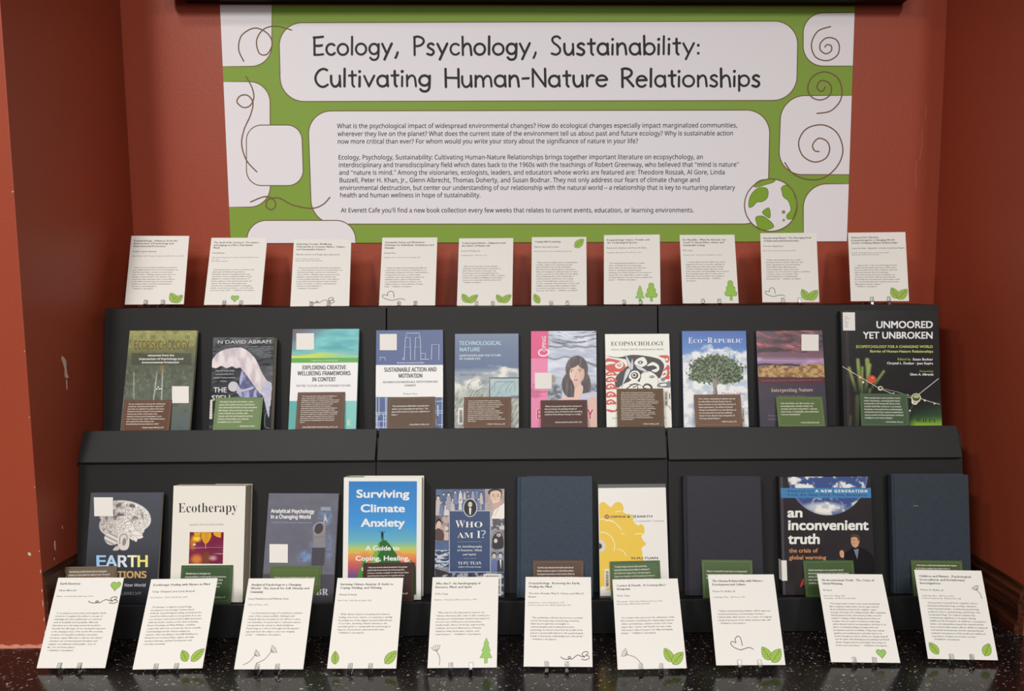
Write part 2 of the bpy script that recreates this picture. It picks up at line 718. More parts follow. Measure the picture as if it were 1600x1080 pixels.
def segd(X, Y, ax, ay, bx, by):
    dx, dy = bx - ax, by - ay
    t = np.clip(((X - ax) * dx + (Y - ay) * dy) / (dx * dx + dy * dy), 0, 1)
    return np.hypot(X - ax - t * dx, Y - ay - t * dy)

# ------------------------------------------------------------------ the room
XL, XR, WY, YF = -1.001, 0.9935, 1.7483, 1.3628


def wallbox(name, x0, x1, y0, y1, z0, z1, mat=None, bevel=0.0):
    o = MB().box(x0, x1, y0, y1, z0, z1).build(name, mat or M_wall, None, bevel)
    return meta(o, kind='structure')


wall_back = wallbox('wall_back', XL - 0.0, XR + 0.0, WY, WY + 0.08, 0.0003, 2.3)
wall_left = wallbox('wall_left', XL - 1.8, XL, YF, WY + 0.08, 0.0003, 2.3, bevel=0.0015)
wall_right = wallbox('wall_right', XR, XR + 1.8, YF, WY + 0.08, 0.0003, 2.3, bevel=0.0015)
wallbox('ceiling', XL - 1.8, XR + 1.8, YF - 0.02, WY + 0.08, 2.3, 2.36)
floor = wallbox('floor', -4, 4, -5, 2.2, -0.95, -0.90, M_floor)


def chip(parent, pts, axis, at, name='paint_chip', mat=None):
    """small irregular flake where the paint is gone, standing a hair proud of the wall"""
    m = MB()
    n = len(pts)
    if axis == 'y':
        fr = [(a, at - 0.0006, b) for a, b in pts] + [(a, at + 0.0004, b) for a, b in pts]
    elif axis == 'x+':
        fr = [(at + 0.0006, a, b) for a, b in pts] + [(at - 0.0004, a, b) for a, b in pts]
    else:
        fr = [(at - 0.0006, a, b) for a, b in pts] + [(at + 0.0004, a, b) for a, b in pts]
    tri = tessellate_polygon([[Vector((a, b, 0)) for a, b in pts]])
    m.add(fr, [tuple(t) for t in tri] + [(i, (i + 1) % n, n + (i + 1) % n, n + i) for i in range(n)])
    return m.build(name, mat or M_chip, parent)


rnd = random.Random(4)


def flake(cx, cz, rx, rz, n=9):
    return [(cx + rx * rnd.uniform(.65, 1.15) * math.cos(2 * math.pi * k / n), cz + rz * rnd.uniform(.65, 1.15) * math.sin(2 * math.pi * k / n)) for k in range(n)]


chip(wall_left, flake(-1.022, 0.194, 0.0036, 0.0038), 'y', YF)
for zz, rx, rz in ((0.20, .0012, .003), (0.158, .001, .008), (0.118, .0014, .006), (0.092, .0012, .012), (0.058, .0013, .009), (0.03, .0016, .008),
                   (0.33, .0012, .002), (0.47, .0012, .002), (0.60, .001, .003), (0.905, .0022, .0025), (0.012, .002, .006)):
    chip(wall_left, flake(XL - 0.0016, zz, rx * .6, rz * .6), 'y', YF)
# plaster scar on the left return, with a drip below it
chip(wall_left, [(1.468, .578), (1.474, .572), (1.476, .566), (1.4745, .556), (1.4765, .541), (1.480, .534), (1.474, .532), (1.469, .536), (1.470, .552), (1.466, .566), (1.462, .575), (1.464, .581)], 'x+', XL)
chip(wall_left, [(1.4715, .530), (1.474, .529), (1.4735, .512), (1.472, .508)], 'x+', XL)
chip(wall_left, flake(1.405, .195, .0022, .010), 'x+', XL)
chip(wall_left, flake(1.43, .225, .0006, .004), 'x+', XL)
chip(wall_left, flake(1.40, .168, .0006, .003), 'x+', XL)

# long hairline scratches near the right corner of the back wall
for x_, z_, dx_, h_ in ((0.942, 1.03, 0.004, 0.075), (0.936, 0.96, -0.003, 0.07), (0.950, 1.13, 0.003, 0.03)):
    chip(wall_back, [(x_, z_), (x_ + .0010, z_ + .001), (x_ + dx_ + .0009, z_ + h_ * .5), (x_ + dx_ * .6 + .0006, z_ + h_), (x_ + dx_ * .6, z_ + h_), (x_ + dx_, z_ + h_ * .5)], 'y', WY, 'scratch', M_caulk)

# counter (solid surface) on its cabinet
ct = empty('countertop', (0, 0, 0))
meta(ct, 'long black countertop with pale speckles under the whole book display', 'countertop')
o = MB().box(-2.8, 2.8, 0.86, YF, -0.04, 0).box(XL, XR, YF, WY, -0.04, 0).build('counter_slab', M_counter, ct, 0.003, 3)
o = MB().box(-2.78, 2.78, 0.93, YF, -0.90, -0.04).build('cabinet_front', M_cabinet, ct)
meta(o, label='dark laminate cabinet carrying the counter')

# caulk between the left pier and the counter
pts = []
for i in range(40):
    x = -1.30 + i * (0.302 / 39)
    pts.append((x, 0.0035 + 0.0018 * math.sin(i * 1.9) + rnd.uniform(-.0006, .0012)))
mb = MB()
n = len(pts)
vs = [(x, YF - 0.0045 - rnd.uniform(0, .001), 0.0002) for x, h in pts] + [(x, YF - 0.0002, h + 0.001) for x, h in pts] + [(x, YF, 0.0) for x, h in pts]
fs = []
for i in range(n - 1):
    fs += [(i, i + 1, n + i + 1, n + i), (n + i, n + i + 1, 2 * n + i + 1, 2 * n + i)]
mb.add(vs, fs)
meta(mb.build('trim_1', M_caulk), label='pale caulk bead between the red pier and the counter', kind='structure')

# wooden baseboards in the alcove
mb = MB()
mb.prism_y([(XL, 0.0005), (XL + .007, 0.0005), (XL + .007, .128), (XL + .0045, .134), (XL + .0055, .142), (XL + .002, .152), (XL, .154)], YF + .002, WY)
bl = mb.build('baseboard_left', M_wood)
meta(bl, kind='structure')
mb = MB()
for y0, y1, z0, z1 in ((1.378, 1.640, .112, .116), (1.378, 1.640, .016, .020), (1.376, 1.380, .016, .116), (1.636, 1.640, .016, .116)):
    mb.box(XL + .0065, XL + .009, y0, y1, z0, z1)
mb.build('panel_moulding', M_wood, bl, 0.0006, 1)
mb = MB()
mb.prism_y([(XR, 0.0005), (XR - .019, 0.0005), (XR - .019, .022), (XR - .013, .028), (XR - .013, .060), (XR - .0145, .066), (XR - .011, .074), (XR - .011, .086), (XR - .005, .095), (XR - .004, .103), (XR, .104)], YF + .002, WY)
meta(mb.build('baseboard_right', M_wood), kind='structure')

# black screen on the wall above the banner; only its underside reaches into view
sc = empty('wall_screen', (0.02, WY, 1.399))
meta(sc, 'dark flat underside of a wall unit above the green banner', 'screen')
MB().box(-0.90, 0.87, -0.075, -0.03, 0.0, 0.70).build('casing', M_screen, sc, 0.004)
MB().box(-0.858, 0.858, -0.0765, -0.0745, 0.02, 0.688).build('display_panel', solid('dark_display_glass', (8, 8, 9), 0.1, 0.5), sc)
MB().box(-0.86, 0.86, -0.031, -0.0005, 0.001, 0.5).build('wall_bracket', M_screen, sc)

# ------------------------------------------------------------------ the three black display stands
# profile (y,z): base lip, lower ledge, lower panel, sloped apron, upper ledge, upper panel, top
LEDGE_L, LEDGE_U, TOPZ = 0.0645, 0.4030, 0.676
seams_u = (-0.984, -0.350, 0.267, 0.9155)
seams_a = (-0.9905, -0.3555, 0.2735, 0.9165)
seams_l = (-0.9935, -0.3575, 0.2745, 0.9225)
labs = ('black tiered display stand against the left wall, under the green forest paperback',
        'black tiered display stand in the middle, under the pink-edged paperback',
        'black tiered display stand at the right, under the large glossy black book')
for k in range(3):
    ul, ur = seams_u[k] + .0015, seams_u[k + 1] - .0015
    al, ar = seams_a[k] + (.0 if k == 0 else .002), seams_a[k + 1] - (.0 if k == 2 else .002)
    ll, lr = seams_l[k] + .0008, seams_l[k + 1] - .0008
    dz = (0.0, 0.0, -0.0035)[k]
    st = empty('display_stand', ((ul + ur) / 2, 1.388, 0.0))
    meta(st, labs[k], 'display stand', 'black display stands')
    cx = (ul + ur) / 2

    def pr(name, prof, x0, x1, bev=0.0012):
        m = MB().prism_x([(y - 1.388, z) for y, z in prof], x0 - cx, x1 - cx)
        return m.build(name, M_black, st, bev, 2)
    pr('base_front', [(1.388, 0.0005), (1.394, 0.0005), (1.394, 0.0725), (1.388, 0.0725)], ll, lr)
    pr('lower_ledge', [(1.3942, 0.0545), (1.470, 0.0545), (1.470, LEDGE_L), (1.3942, LEDGE_L)], ll, lr, 0.0004)
    pr('lower_panel', [(1.4445, LEDGE_L + .0002), (1.457, LEDGE_L + .0002), (1.5065, 0.395), (1.494, 0.395), (1.4825, 0.341 + dz), (1.4815, 0.341 + dz)], ll, lr, 0.0008)
    pr('sloped_apron', [(1.472, 0.351 + dz), (1.4765, 0.348 + dz), (1.5055, LEDGE_U - 0.005), (1.5055, 0.4125 + dz * .5), (1.500, 0.4145 + dz * .5)], al, ar, 0.0012)
    pr('upper_ledge', [(1.5057, LEDGE_U - .010), (1.575, LEDGE_U - .010), (1.575, LEDGE_U), (1.5057, LEDGE_U)], ul, ur, 0.0004)
    pr('upper_panel', [(1.554, LEDGE_U + .0002), (1.566, LEDGE_U + .0002), (1.600, TOPZ - .0125), (1.588, TOPZ - .0002), (1.5875, TOPZ - .0002)], ul, ur, 0.0008)
    pr('top_shelf', [(1.5885, TOPZ - .012), (1.738, TOPZ - .012), (1.738, TOPZ), (1.5885, TOPZ)], ul, ur, 0.0008)
    # side boards
    prof = [(1.3945, 0.001), (1.735, 0.001), (1.735, TOPZ - .0125), (1.604, TOPZ - .0125), (1.570, LEDGE_U - .0105), (1.5085, LEDGE_U - .0105), (1.5085, .396), (1.461, LEDGE_L - .0105), (1.3945, LEDGE_L - .0105)]
    pr('side_board', prof, ul + .002, ul + .014, 0)
    pr('side_board', prof, ur - .014, ur - .002, 0)

# small scuffs on the stands' edges

# ------------------------------------------------------------------ banner on the back wall
BG, OUT, BW = (134, 166, 58), (116, 86, 50), (242, 238, 243)
Q = [(342, 4), (1337, 10), (1326, 377), (358, 380)]
bx0, bx1, bz0, bz1 = -0.763, 0.766, 0.8310, 1.3956
bW, bH = bx1 - bx0, bz1 - bz0
ban = empty('banner', ((bx0 + bx1) / 2, WY - 0.003, bz0))
meta(ban, 'wide green and white printed banner with two large text panels on the red wall', 'banner')
MB().box(-bW / 2, bW / 2, 0, 0.0028, 0, bH).build('banner_board', M_white_card, ban, 0.0004, 1)
P = Print(Q, bW, bH, step=1.2e-5, base=1e-5)
P.rect(342, 4, 1337, 377, BG)
P.raw(np.array([(0, 0), (1, 0), (1, 1), (0, 1)]), [(0, 1, 2), (0, 2, 3)], BG)


def T1(x, y): return (330 + x * .36111, y * .36111)
def T2(x, y): return (830 + x * .36111, y * .36111)


def panel(pts, fill=BW, wd=1.5):
    P.poly(pts, fill)
    P.line(pts, wd, OUT, closed=True)


panel(P.rrect_pts(320, -6, 424, 101, 33, '0010'))
panel(P.rrect_pts(320, 125, 421, 323, 33, '0110'))
panel([(x + (1.5 if x > 420 and y > 240 else 0), y) for x, y in P.rrect_pts(383.3, 193.5, 471.5, 289, 24)])
tp = P.rrect_pts(434.8, 32.6, 1249, 156.5, 37)
tp = [(x + (3 if x < 600 else -2) * (y - 32) / 124 * (1 if True else 0), y) for x, y in tp]
panel(tp)
bp = P.rrect_pts(480.5, 171.5, 1206, 349.8, 37)
bp = [(x + (6 if x < 600 else -3.5) * (y - 171) / 178, y) for x, y in bp]
panel(bp)
panel(P.rrect_pts(383.5, 344, 556, 400, 31, '1100'))
panel(P.rrect_pts(1257, 20, 1360, 103, 31, '1001'))
panel([(x - (4 if x < 1300 else 0) * (y - 149) / 124, y) for x, y in P.rrect_pts(1223, 149, 1360, 272.5, 37, '1001')])
panel(P.rrect_pts(1258, 287, 1360, 400, 37, '1000'))
SW = (122, 88, 60)
for pts in ([T1(*q) for q in ((137, 257), (115, 205), (128, 145), (185, 113), (240, 135), (262, 180), (240, 226), (205, 222), (194, 165), (225, 118), (280, 105), (347, 122))],
            [T1(*q) for q in ((147, 325), (172, 370), (181, 415), (165, 450), (135, 459), (107, 435), (122, 408), (155, 407), (177, 440), (165, 495), (138, 555), (127, 620), (148, 690), (193, 740))],
            [T1(*q) for q in ((165, 872), (225, 849), (262, 858), (276, 885), (258, 906), (234, 892), (242, 862), (290, 855), (350, 885), (430, 900), (480, 885), (513, 852))],
            [T2(*q) for q in ((1300, 115), (1245, 135), (1218, 190), (1235, 245), (1285, 262), (1328, 240), (1338, 200), (1322, 170), (1285, 163), (1258, 185), (1256, 215), (1280, 232), (1303, 220), (1303, 198), (1285, 193), (1276, 203))],
            [T2(*q) for q in ((1243, 490), (1300, 480), (1340, 440), (1350, 390), (1330, 335), (1275, 310), (1225, 330), (1203, 375), (1215, 415), (1255, 432), (1295, 415), (1305, 380), (1290, 355), (1260, 348), (1243, 370), (1250, 390), (1268, 392), (1278, 375))],
            [T2(*q) for q in ((1105, 703), (1140, 750), (1200, 775), (1270, 770), (1330, 720), (1355, 650), (1330, 575), (1270, 540), (1200, 555), (1165, 610), (1180, 670), (1230, 700), (1280, 685), (1298, 645), (1285, 610), (1250, 598), (1225, 625), (1232, 650), (1252, 655))]):
    P.line(smooth(pts, 7), 2.0, SW, cap=True)
gc = T2(1045, 887)
P.ell(gc[0], gc[1], 41, 41, BW, 48)
GL, GO = (132, 172, 40), (84, 92, 36)
for poly in (((970, 806), (985, 787), (1010, 776), (1060, 776), (1056, 788), (1020, 799), (992, 808)),
             ((950, 895), (955, 850), (985, 815), (1020, 811), (1033, 825), (1030, 855), (1008, 872), (985, 874), (968, 892)),
             ((1008, 917), (1036, 898), (1043, 925), (1040, 943), (1025, 935)),
             ((980, 952), (983, 937), (1010, 934), (1035, 950), (1055, 970), (1055, 985), (1020, 995), (990, 990), (986, 972)),
             ((1090, 812), (1110, 800), (1135, 818), (1150, 856), (1154, 900), (1140, 944), (1117, 947), (1114, 930), (1131, 910), (1127, 885), (1118, 866), (1098, 850), (1094, 832))):
    pp = smooth([T2(*q) for q in poly], 3, True)
    P.poly(pp, GL)
    P.line(pp, 0.8, GO, closed=True)
for cx_, cy_, r_ in ((1100, 917, 7.5), (1101, 952, 5.5)):
    c_ = T2(cx_, cy_)
    P.ell(c_[0], c_[1], r_ * .36, r_ * .36, GO, 14)
    P.ell(c_[0], c_[1], r_ * .27, r_ * .27, GL, 14)
P.line([(gc[0] + 41 * math.cos(2 * math.pi * k / 60), gc[1] + 41 * math.sin(2 * math.pi * k / 60)) for k in range(60)], 1.7, SW, closed=True)

# hand-lettered title: every glyph as pen strokes
def arc(cx, cy, rx, ry, a0, a1, n=14):
    return [(cx + rx * math.cos(R(a0 + (a1 - a0) * k / n)), cy + ry * math.sin(R(a0 + (a1 - a0) * k / n))) for k in range(n + 1)]


def sm(*p): return smooth(p, 5)


HG = {
    'E': (.56, [[(.04, .0), (.03, .97)], sm((.0, .97), (.25, .98), (.52, 1.01)), sm((.04, .51), (.28, .50), (.46, .53)), sm((.03, .02), (.25, .01), (.53, .04))]),
    'c': (.50, [arc(.28, .315, .27, .30, 48, 318)]),
    'o': (.62, [arc(.30, .315, .29, .30, 0, 360, 22)]),
    'l': (.12, [[(.05, .02), (.06, 1.0)]]),
    'g': (.56, [arc(.27, .33, .26, .28, 0, 360, 20), sm((.54, .60), (.53, .2), (.50, -.12), (.36, -.26), (.17, -.25), (.06, -.15))]),
    'y': (.60, [[(.03, .61), (.29, .08)], sm((.57, .62), (.36, .18), (.16, -.25))]),
    ',': (.22, [sm((.16, .13), (.11, -.03), (.04, -.17))]),
    'P': (.58, [[(.05, .0), (.04, .98)], sm((.02, .98), (.22, 1.02), (.46, .94), (.56, .76), (.44, .58), (.24, .50), (.05, .50))]),
    's': (.42, [sm((.37, .56), (.25, .63), (.10, .57), (.07, .45), (.22, .34), (.36, .24), (.37, .10), (.24, .0), (.03, .06))]),
    'S': (.50, [sm((.45, .90), (.33, 1.0), (.15, .98), (.05, .84), (.12, .66), (.32, .50), (.45, .32), (.42, .12), (.24, .01), (.02, .07))]),
    'h': (.54, [[(.05, .0), (.03, 1.0)], sm((.05, .38), (.16, .55), (.30, .62), (.44, .53), (.49, .3), (.52, .0))]),
    'n': (.52, [[(.05, .02), (.04, .62)], sm((.05, .38), (.16, .55), (.29, .62), (.42, .53), (.47, .3), (.50, .02))]),
    'u': (.52, [sm((.03, .60), (.04, .25), (.14, .04), (.28, .01), (.42, .13), (.47, .3)), [(.47, .61), (.50, .01)]]),
    't': (.36, [sm((.18, .86), (.19, .4), (.20, .12), (.28, .01)), [(.02, .61), (.37, .63)]]),
    'a': (.58, [arc(.28, .315, .26, .30, 0, 360, 20), sm((.53, .60), (.53, .3), (.56, .02))]),
    'i': (.12, [[(.05, .02), (.06, .56)], [(.055, .84), (.065, .85)]]),
    'b': (.58, [[(.05, .02), (.03, 1.03)], arc(.31, .31, .26, .30, 0, 360, 20)]),
    'C': (.66, [sm((.63, .93), (.45, 1.0), (.22, .90), (.05, .62), (.05, .33), (.22, .07), (.45, .0), (.66, .12))]),
    'v': (.54, [[(.03, .60), (.27, .02)], [(.27, .02), (.54, .60)]]),
    'H': (.70, [[(.05, .0), (.03, 1.0)], [(.70, .0), (.68, 1.0)], [(.05, .52), (.69, .50)]]),
    'm': (.86, [[(.05, .02), (.05, .62)], sm((.05, .38), (.14, .55), (.26, .61), (.38, .52), (.43, .3), (.44, .02)), sm((.44, .38), (.54, .55), (.66, .61), (.78, .52), (.83, .3), (.85, .02))]),
    '-': (.36, [[(.03, .46), (.34, .48)]]),
    'N': (.70, [[(.05, .0), (.04, .98)], [(.04, .98), (.68, .02)], [(.68, .02), (.66, 1.0)]]),
    'r': (.36, [[(.05, .02), (.04, .62)], sm((.05, .38), (.15, .55), (.25, .62), (.37, .60))]),
    'e': (.58, [[(.03, .36), (.53, .38)], arc(.29, .31, .27, .30, 12, 318, 18)]),
    'R': (.64, [[(.05, .0), (.04, .98)], sm((.02, .98), (.22, 1.02), (.46, .94), (.54, .76), (.42, .58), (.22, .50), (.05, .50)), [(.24, .50), (.63, .03)]]),
    'p': (.58, [[(.05, -.22), (.04, .62)], arc(.31, .32, .26, .29, 0, 360, 20)]),
    ':': (.12, [[(.05, .06), (.055, .065)], [(.05, .50), (.055, .51)]]),
}


def hand(word, x0, x1, y, cap, wd):
    gap = .145
    tot = sum(HG[c][0] for c in word) + gap * (len(word) - 1)
    sc_ = (x1 - x0 - wd) / tot
    x = x0 + wd / 2
    r_ = random.Random(len(word) * 7 + int(x0))
    for c in word:
        w_, strokes = HG[c]
        z0 = P.z
        for st_ in strokes:
            d = r_.uniform(-.008, .008)
            pts = [(x + px * sc_, y - (py + d) * cap) for px, py in st_]
            k = wd * r_.uniform(.9, 1.08) * (1.25 if (c in ':' or (c == 'i' and st_[0][1] > .7)) else 1)
            P.line(pts, k, (20, 18, 18), cap=True)
        P.z = z0
        x += (w_ + gap) * sc_


for wv in (('Ecology,', 488.5, 626, 83.6), ('Psychology,', 646, 843, 84), ('Sustainability:', 862, 1097.5, 84.4)):
    hand(wv[0], wv[1], wv[2], wv[3], 28.6, 3.75)
for wv in (('Cultivating', 490, 675.5, 133.4), ('Human-Nature', 695, 954, 134.2), ('Relationships', 972, 1191.5, 134.8)):
    hand(wv[0], wv[1], wv[2], wv[3], 28.2, 3.75)
TX = (40, 37, 46)
for t_, x0_, x1_, y_ in (
        ('What is the psychological impact of widespread environmental changes? How do ecological changes especially impact marginalized communities,', 526.8, 1154.5, 198.6),
        ('wherever they live on the planet? What does the current state of the environment tell us about past and future ecology? Why is sustainable action', 527.6, 1148, 211),
        ('now more critical than ever? For whom would you write your story about the significance of nature in your life?', 528, 999.8, 223),
        ('Ecology, Psychology, Sustainability: Cultivating Human-Nature Relationships brings together important literature on ecopsychology, an', 529.3, 1101, 248),
        ('interdisciplinary and transdisciplinary field which dates back to the 1960s with the teachings of Robert Greenway, who believed that “mind is nature”', 529.6, 1157.5, 260),
        ('and “nature is mind.” Among the visionaries, ecologists, leaders, and educators whose works are featured are: Theodore Roszak, Al Gore, Linda', 530, 1135, 272),
        ('Buzzell, Peter H. Khan, Jr., Glenn Albrecht, Thomas Doherty, and Susan Bodnar. They not only address our fears of climate change and', 530.6, 1096, 284),
        ('environmental destruction, but center our understanding of our relationship with the natural world – a relationship that is key to nurturing planetary', 531, 1151.5, 296),
        ('health and human wellness in hope of sustainability.', 531.6, 752.6, 307.6),
        ("At Everett Cafe you'll find a new book collection every few weeks that relates to current events, education, or learning environments.", 532.6, 1087, 331.5)):
    P.text(t_, x0_, x1_, y_, 7.1, TX, 'open', bold=.16, res=2)
P.build('banner_print', M_print_matte, ban)

# ------------------------------------------------------------------ data: x, y, turn, lean, z, width, height
D_cu = [(-0.8886, 1.6187, 4.0, 16.8, 0.6841, 0.13, 0.1667), (-0.7104, 1.6197, 1.3, 19.6, 0.6824, 0.13, 0.1667), (-0.5035, 1.5981, 6.6, 21.6, 0.6788, 0.13, 0.1667), (-0.309, 1.6176, -0.9, 17.3, 0.679, 0.13, 0.1667), (-0.1314, 1.6333, -2.4, 17.0, 0.6776, 0.13, 0.1667), (0.043, 1.6323, -2.2, 14.6, 0.6775, 0.13, 0.1667), (0.2107, 1.6039, -5.0, 14.2, 0.6798, 0.13, 0.1667), (0.3933, 1.6063, 0.3, 16.0, 0.6812, 0.13, 0.1667), (0.5818, 1.6132, -4.5, 12.9, 0.6826, 0.13, 0.1667), (0.7915, 1.6154, -7.2, 13.7, 0.6842, 0.13, 0.1667)]
D_bu = [(-0.8486, 1.5294, -2.5, 13.9, 0.4084, 0.1541, 0.2246), (-0.6647, 1.5233, -2.8, 10.5, 0.4084, 0.1381, 0.206), (-0.4844, 1.5229, -1.5, 12.3, 0.408, 0.1496, 0.2256), (-0.2932, 1.5297, 3.0, 11.0, 0.4082, 0.1486, 0.2207), (-0.1218, 1.5303, 0.3, 10.6, 0.4082, 0.143, 0.2113), (0.0507, 1.5332, -1.3, 10.8, 0.4084, 0.1476, 0.2162), (0.2188, 1.531, 0.7, 11.7, 0.4083, 0.1458, 0.2095), (0.3907, 1.5267, -1.4, 10.5, 0.4086, 0.1442, 0.2148), (0.5651, 1.5278, 0.6, 11.7, 0.4084, 0.1518, 0.2154), (0.7849, 1.5228, -2.6, 9.4, 0.4085, 0.2158, 0.2591)]
D_qu = [(-0.866, 1.5155, 0.0, 25.2, 0.4119, 0.104, 0.0703), (-0.6662, 1.5095, -0.9, 19.4, 0.4111, 0.104, 0.0735), (-0.4866, 1.5114, 1.9, 22.7, 0.4095, 0.104, 0.0873), (-0.2872, 1.5175, 2.6, 21.9, 0.4108, 0.104, 0.0718), (-0.1195, 1.5175, 0.5, 22.8, 0.4109, 0.104, 0.071), (0.051, 1.5196, 1.0, 22.9, 0.4128, 0.104, 0.0601), (0.2207, 1.5176, -2.2, 22.8, 0.4105, 0.104, 0.0892), (0.3935, 1.5116, -0.6, 21.7, 0.4128, 0.104, 0.0714), (0.5776, 1.5134, -2.1, 25.9, 0.4111, 0.104, 0.0685), (0.7638, 1.5085, -5.6, 20.9, 0.4119, 0.104, 0.0729)]
D_bl = [(-0.8818, 1.4125, -1.0, 11.9, 0.0695, 0.1517, 0.2243), (-0.7002, 1.4075, -2.1, 9.0, 0.0702, 0.1535, 0.2391), (-0.5128, 1.4174, -2.4, 15.6, 0.0697, 0.1508, 0.22), (-0.3367, 1.4117, -1.4, 8.1, 0.0704, 0.1651, 0.2529), (-0.1543, 1.4227, -0.4, 12.1, 0.0701, 0.1473, 0.2225), (0.0256, 1.4194, -1.8, 10.5, 0.0704, 0.1623, 0.2499), (0.1953, 1.4121, 0.4, 14.5, 0.0694, 0.1467, 0.233), (0.3843, 1.414, -1.8, 10.2, 0.07, 0.1673, 0.2471), (0.6069, 1.4115, -1.0, 10.5, 0.07, 0.1964, 0.2462), (0.8303, 1.4147, -1.1, 7.6, 0.0699, 0.1656, 0.2484)]
D_ql = [(-0.9432, 1.4065, 1.0, 22.5, 0.0731, 0.1069, 0.0743), (-0.698, 1.3896, -0.5, 19.5, 0.0755, 0.1069, 0.0742), (-0.5177, 1.4083, -1.2, 22.1, 0.0688, 0.1069, 0.0747), (-0.3206, 1.3918, 0.6, 22.0, 0.079, 0.1069, 0.0719), None, (0.0335, 1.3995, -1.0, 21.9, 0.073, 0.1069, 0.0782), (0.1974, 1.4085, 2.1, 24.3, 0.0723, 0.1069, 0.0752), (0.3903, 1.3994, -2.5, 21.0, 0.0718, 0.1069, 0.0759), (0.6064, 1.3974, -1.2, 21.6, 0.0706, 0.1069, 0.0748), (0.8364, 1.4015, -3.5, 21.7, 0.0731, 0.1069, 0.0699)]
D_cl = [(-0.8908, 1.2689, -1.2, 26.2, 0.0071, 0.13, 0.1628), (-0.7078, 1.2649, 0.7, 29.2, 0.0055, 0.13, 0.1628), (-0.514, 1.2541, -1.2, 28.4, 0.0083, 0.13, 0.1628), (-0.3401, 1.2531, -1.1, 28.9, 0.008, 0.13, 0.1628), (-0.1512, 1.2496, -0.4, 28.5, 0.009, 0.13, 0.1628), (0.029, 1.2526, -2.0, 31.5, 0.0069, 0.13, 0.1628), (0.2052, 1.2402, 0.7, 34.0, 0.0075, 0.13, 0.1628), (0.3903, 1.2395, -0.7, 29.3, 0.0127, 0.13, 0.1628), (0.6149, 1.2555, -2.5, 33.2, 0.006, 0.13, 0.1628), (0.8019, 1.256, -3.7, 25.5, 0.0092, 0.13, 0.1628)]

W_ = (242, 239, 232)
TU = [.006, .017, .006, .007, .007, .006, .008, .011, .009, .020]
TL = [.007, .032, .006, .028, .009, .022, .007, .022, .024, .020]


# ------------------------------------------------------------------ cover art
def c0(P):
    def f(X, Y, U, V):
        n = fbm(X, Y, .02, .02, 3, 5)
        m = fbm(X, Y, .06, .05, 9, 4)
        c = grad(Y + (n - .5) * 60, [(80, (156, 156, 98)), (230, (132, 134, 84)), (292, (106, 110, 82)), (400, (88, 94, 78)), (560, (92, 100, 88)), (760, (98, 106, 98)), (1000, (84, 92, 86))])
        c = mix(c, (188, 186, 118), sst(m, .45, .85) * sst(330 - Y, 0, 160) * .5)
        c = mix(c, (146, 154, 124), sst(m, .48, .82) * sst(Y, 350, 450) * sst(780 - Y, 0, 150) * .5)
        c = mix(c, (62, 68, 56), sst(n, .5, .25) * .35)
        c = mix(c, (60, 64, 52), ((Y > 290) & (Y < 396) & (X > 110) & (X < 640)) * .55)
        c = mix(c, (148, 120, 70), sst(26 - np.abs(X - 378), 0, 16) * sst(Y, 390, 410) * sst(500 - Y, 0, 90) * .7)
        d1 = np.abs(X - (345 - (Y - 390) * .13))
        d2 = np.abs(X - (388 - (Y - 390) * .04))
        for d in (d1, d2): c = mix(c, (190, 196, 188), sst(9 - d, 0, 7) * sst(Y, 400, 520) * .75)
        c = mix(c, (178, 184, 170), sst(6 - np.abs(X - 130 + (Y - 500) * .01), 0, 5) * ((Y > 455) & (Y < 690)) * .8)
        c = mix(c, (96, 110, 118), sst(Y, 760, 900) * .35)
        return c
    P.art(f)
    P.text('ECOPSYCHOLOGY', 137, 622, 255, 73, (98, 74, 38), 'open', bold=1.2, res=3, y1=258)
    P.text('Advances from the', 255, 487, 318, 15, W_, 'open', bold=2)
    P.text('Intersection of Psychology and', 178, 566, 349, 15, W_, 'open', bold=2)
    P.text('Environmental Protection', 205, 530, 380, 15, W_, 'open', bold=2)
    for x, y in ((333, 606), (347, 588), (358, 606), (374, 604)): P.ell(x, y, 7, 6, W_, 10)


